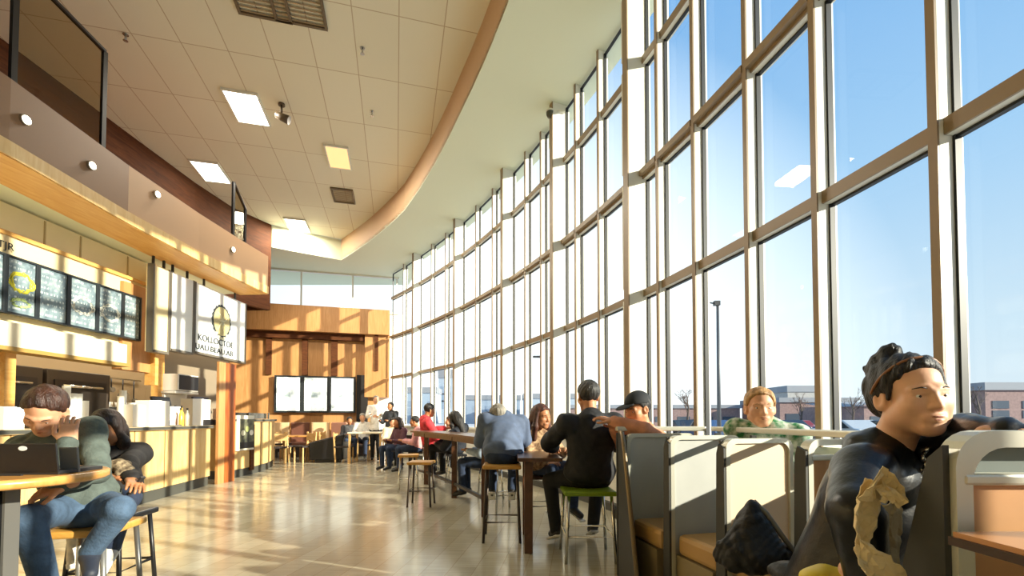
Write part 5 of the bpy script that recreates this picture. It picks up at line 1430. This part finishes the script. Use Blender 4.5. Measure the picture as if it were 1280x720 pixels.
# parked cars
M_tyre = mat('tyre', '1a1a1a', .8); M_cglass = mat('car_glass', '2c343c', .1)
def make_car(label, loc, rz, m, group):
    t = thing('car', label, 'car', loc, rz, group)
    pr = [(-2.1, .35), (-2.15, .75), (-1.9, .9), (-1.0, .95), (-.35, 1.42), (.95, 1.45), (1.75, .98), (2.15, .92), (2.2, .4)]
    MB().prism_dir([(a, -.85, b) for a, b in pr], (0, 1.7, 0)).build('body', m, t, .05)
    MB().prism_dir([(-.85, -.87, .96), (-.30, -.87, 1.37), (.90, -.87, 1.39), (1.5, -.87, .98)], (0, 1.74, 0)).build('windows', M_cglass, t)
    for sx in (-1.35, 1.4):
        for sy in (-.8, .8):
            MB().tube([(sx, sy-.1, .32), (sx, sy+.1, .32)], .32, 16).build('wheel', M_tyre, t)
    return t
cols = [('white', 'e8e8e6'), ('dark grey', '4a4e54'), ('red', '8a2f2a'), ('silver', 'b7babd'), ('blue', '3d5478'), ('black', '222428')]
proto = {}
rngc = random.Random(3)
rowsC = [(30, 30, 'first'), (38, 28, 'second'), (48, 26, 'third')]
spots = []
for (Yr, n, nm) in ((27, 7, 'nearest row'), (36, 9, 'middle row'), (47, 10, 'farthest row')):
    for i in range(n):
        px = 730+i*(560/n)+rngc.uniform(-12, 12); spots.append((px, Yr, nm, i))
for (px, Yr, nm, i) in spots:
    cn, ch = cols[rngc.randrange(6)]
    x = (px-640)/F*Yr
    if px < 860 and Yr < 30: continue
    lbl = '%s car in the %s of the parking lot outside' % (cn, nm); g = '%s cars in the %s outside' % (cn, nm)
    if cn not in proto: proto[cn] = make_car(lbl, (x, Yr, GZ), rngc.choice((0, PI))+PI/2+.06, mat('car_'+cn.replace(' ', '_'), ch, .25, .2, coat=.5), g)
    else: dup(proto[cn], (x, Yr, GZ), rngc.choice((0, PI))+PI/2+.06, lbl, g)
# bare trees
def tree(label, px, Y, ytop, seed):
    rng = random.Random(seed); x = (px-640)/F*Y; h = D(0, ytop, Y).z-GZ
    t = thing('bare_tree', label, 'tree', (x, Y, GZ)); mk = mat('bark', '5d5048', .9)
    MB().tube([(0, 0, 0), (.05*h, 0, h*.45), (0, .02*h, h*.8)], [.03*h, .02*h, .006*h], 8).build('trunk', mk, t)
    br = MB()
    def grow(p, d, l, r, dep):
        q = p+d*l; br.tube([p, (p+q)/2+Vector((rng.uniform(-1, 1), rng.uniform(-1, 1), 0))*l*.06, q], [r, r*.8, r*.55], 5, caps=False)
        if dep:
            for _ in range(3): grow(q, (d+Vector((rng.uniform(-.7, .7), rng.uniform(-.7, .7), rng.uniform(-.1, .5)))).normalized(), l*.68, r*.55, dep-1)
    for _ in range(6):
        a = rng.uniform(0, 6.28); grow(Vector((.03*h, 0, h*rng.uniform(.3, .6))), Vector((math.cos(a)*.6, math.sin(a)*.6, .8)).normalized(), h*.19, .011*h, 3)
    br.build('branches', mk, t)
tree('bare tree outside just past the wide mullion near the bun', 1064, 50, 484, 2)
tree('bare tree outside near the long brick building', 1222, 50, 482, 3)
tree('bare tree outside left of the lamp post', 858, 80, 480, 4)
tree('bare tree outside behind the fair haired person', 1000, 70, 487, 5)
# ================================================================ light, sky, camera
w = bpy.data.worlds.new('sky'); C.world = w; w.use_nodes = True
N = w.node_tree.nodes; L = w.node_tree.links
bg = N['Background']
tc = N.new('ShaderNodeTexCoord'); sp = N.new('ShaderNodeSeparateXYZ'); L.new(tc.outputs['Generated'], sp.inputs[0])
rp = N.new('ShaderNodeValToRGB'); e = rp.color_ramp.elements
e[0].position = 0.; e[0].color = lin('e2f0f8'); e[1].position = .75; e[1].color = lin('74b0ec')
x = e.new(.16); x.color = lin('d0e8f8'); x = e.new(.42); x.color = lin('a6d1f6')
L.new(sp.outputs['Z'], rp.inputs[0])
# paler towards the hazy side of the sky away from the sun
mr = N.new('ShaderNodeMapRange'); mr.inputs['From Min'].default_value = .72; mr.inputs['From Max'].default_value = .94; L.new(sp.outputs['Y'], mr.inputs['Value'])
mx = N.new('ShaderNodeMixRGB'); mx.inputs[2].default_value = (1.25, 1.34, 1.38, 1); L.new(rp.outputs[0], mx.inputs[1])
mm = N.new('ShaderNodeMath'); mm.operation = 'MULTIPLY'; mm.inputs[1].default_value = 1.; L.new(mr.outputs[0], mm.inputs[0]); L.new(mm.outputs[0], mx.inputs[0])
L.new(mx.outputs[0], bg.inputs['Color']); bg.inputs['Strength'].default_value = .62
sun = bpy.data.lights.new('sun', 'SUN'); sun.energy = 6.0; sun.angle = math.radians(.6); sun.color = (1., .915, .74)
so_ = bpy.data.objects.new('sun', sun); COL.objects.link(so_)
so_.rotation_euler = Vector((-1, .38, -.328)).to_track_quat('-Z', 'Y').to_euler()
cam = bpy.data.cameras.new('camera'); co = bpy.data.objects.new('camera', cam); COL.objects.link(co)
cam.sensor_width = 36; cam.lens = 36*F/1280; cam.shift_y = (PY0-360)/1280; cam.clip_start = .05; cam.clip_end = 1000
co.location = (0, 0, CAMZ); co.rotation_euler = (PI/2+PITCH, 0, 0)
C.camera = co
vs = C.view_settings; vs.view_transform = 'Standard'; vs.look = 'None'; vs.gamma = 1; vs.use_curve_mapping = False; vs.exposure = 0.78
C.cycles.max_bounces = 10; C.cycles.diffuse_bounces = 5; C.cycles.transparent_max_bounces = 16; C.cycles.sample_clamp_indirect = 8
C.cycles.use_denoising = True
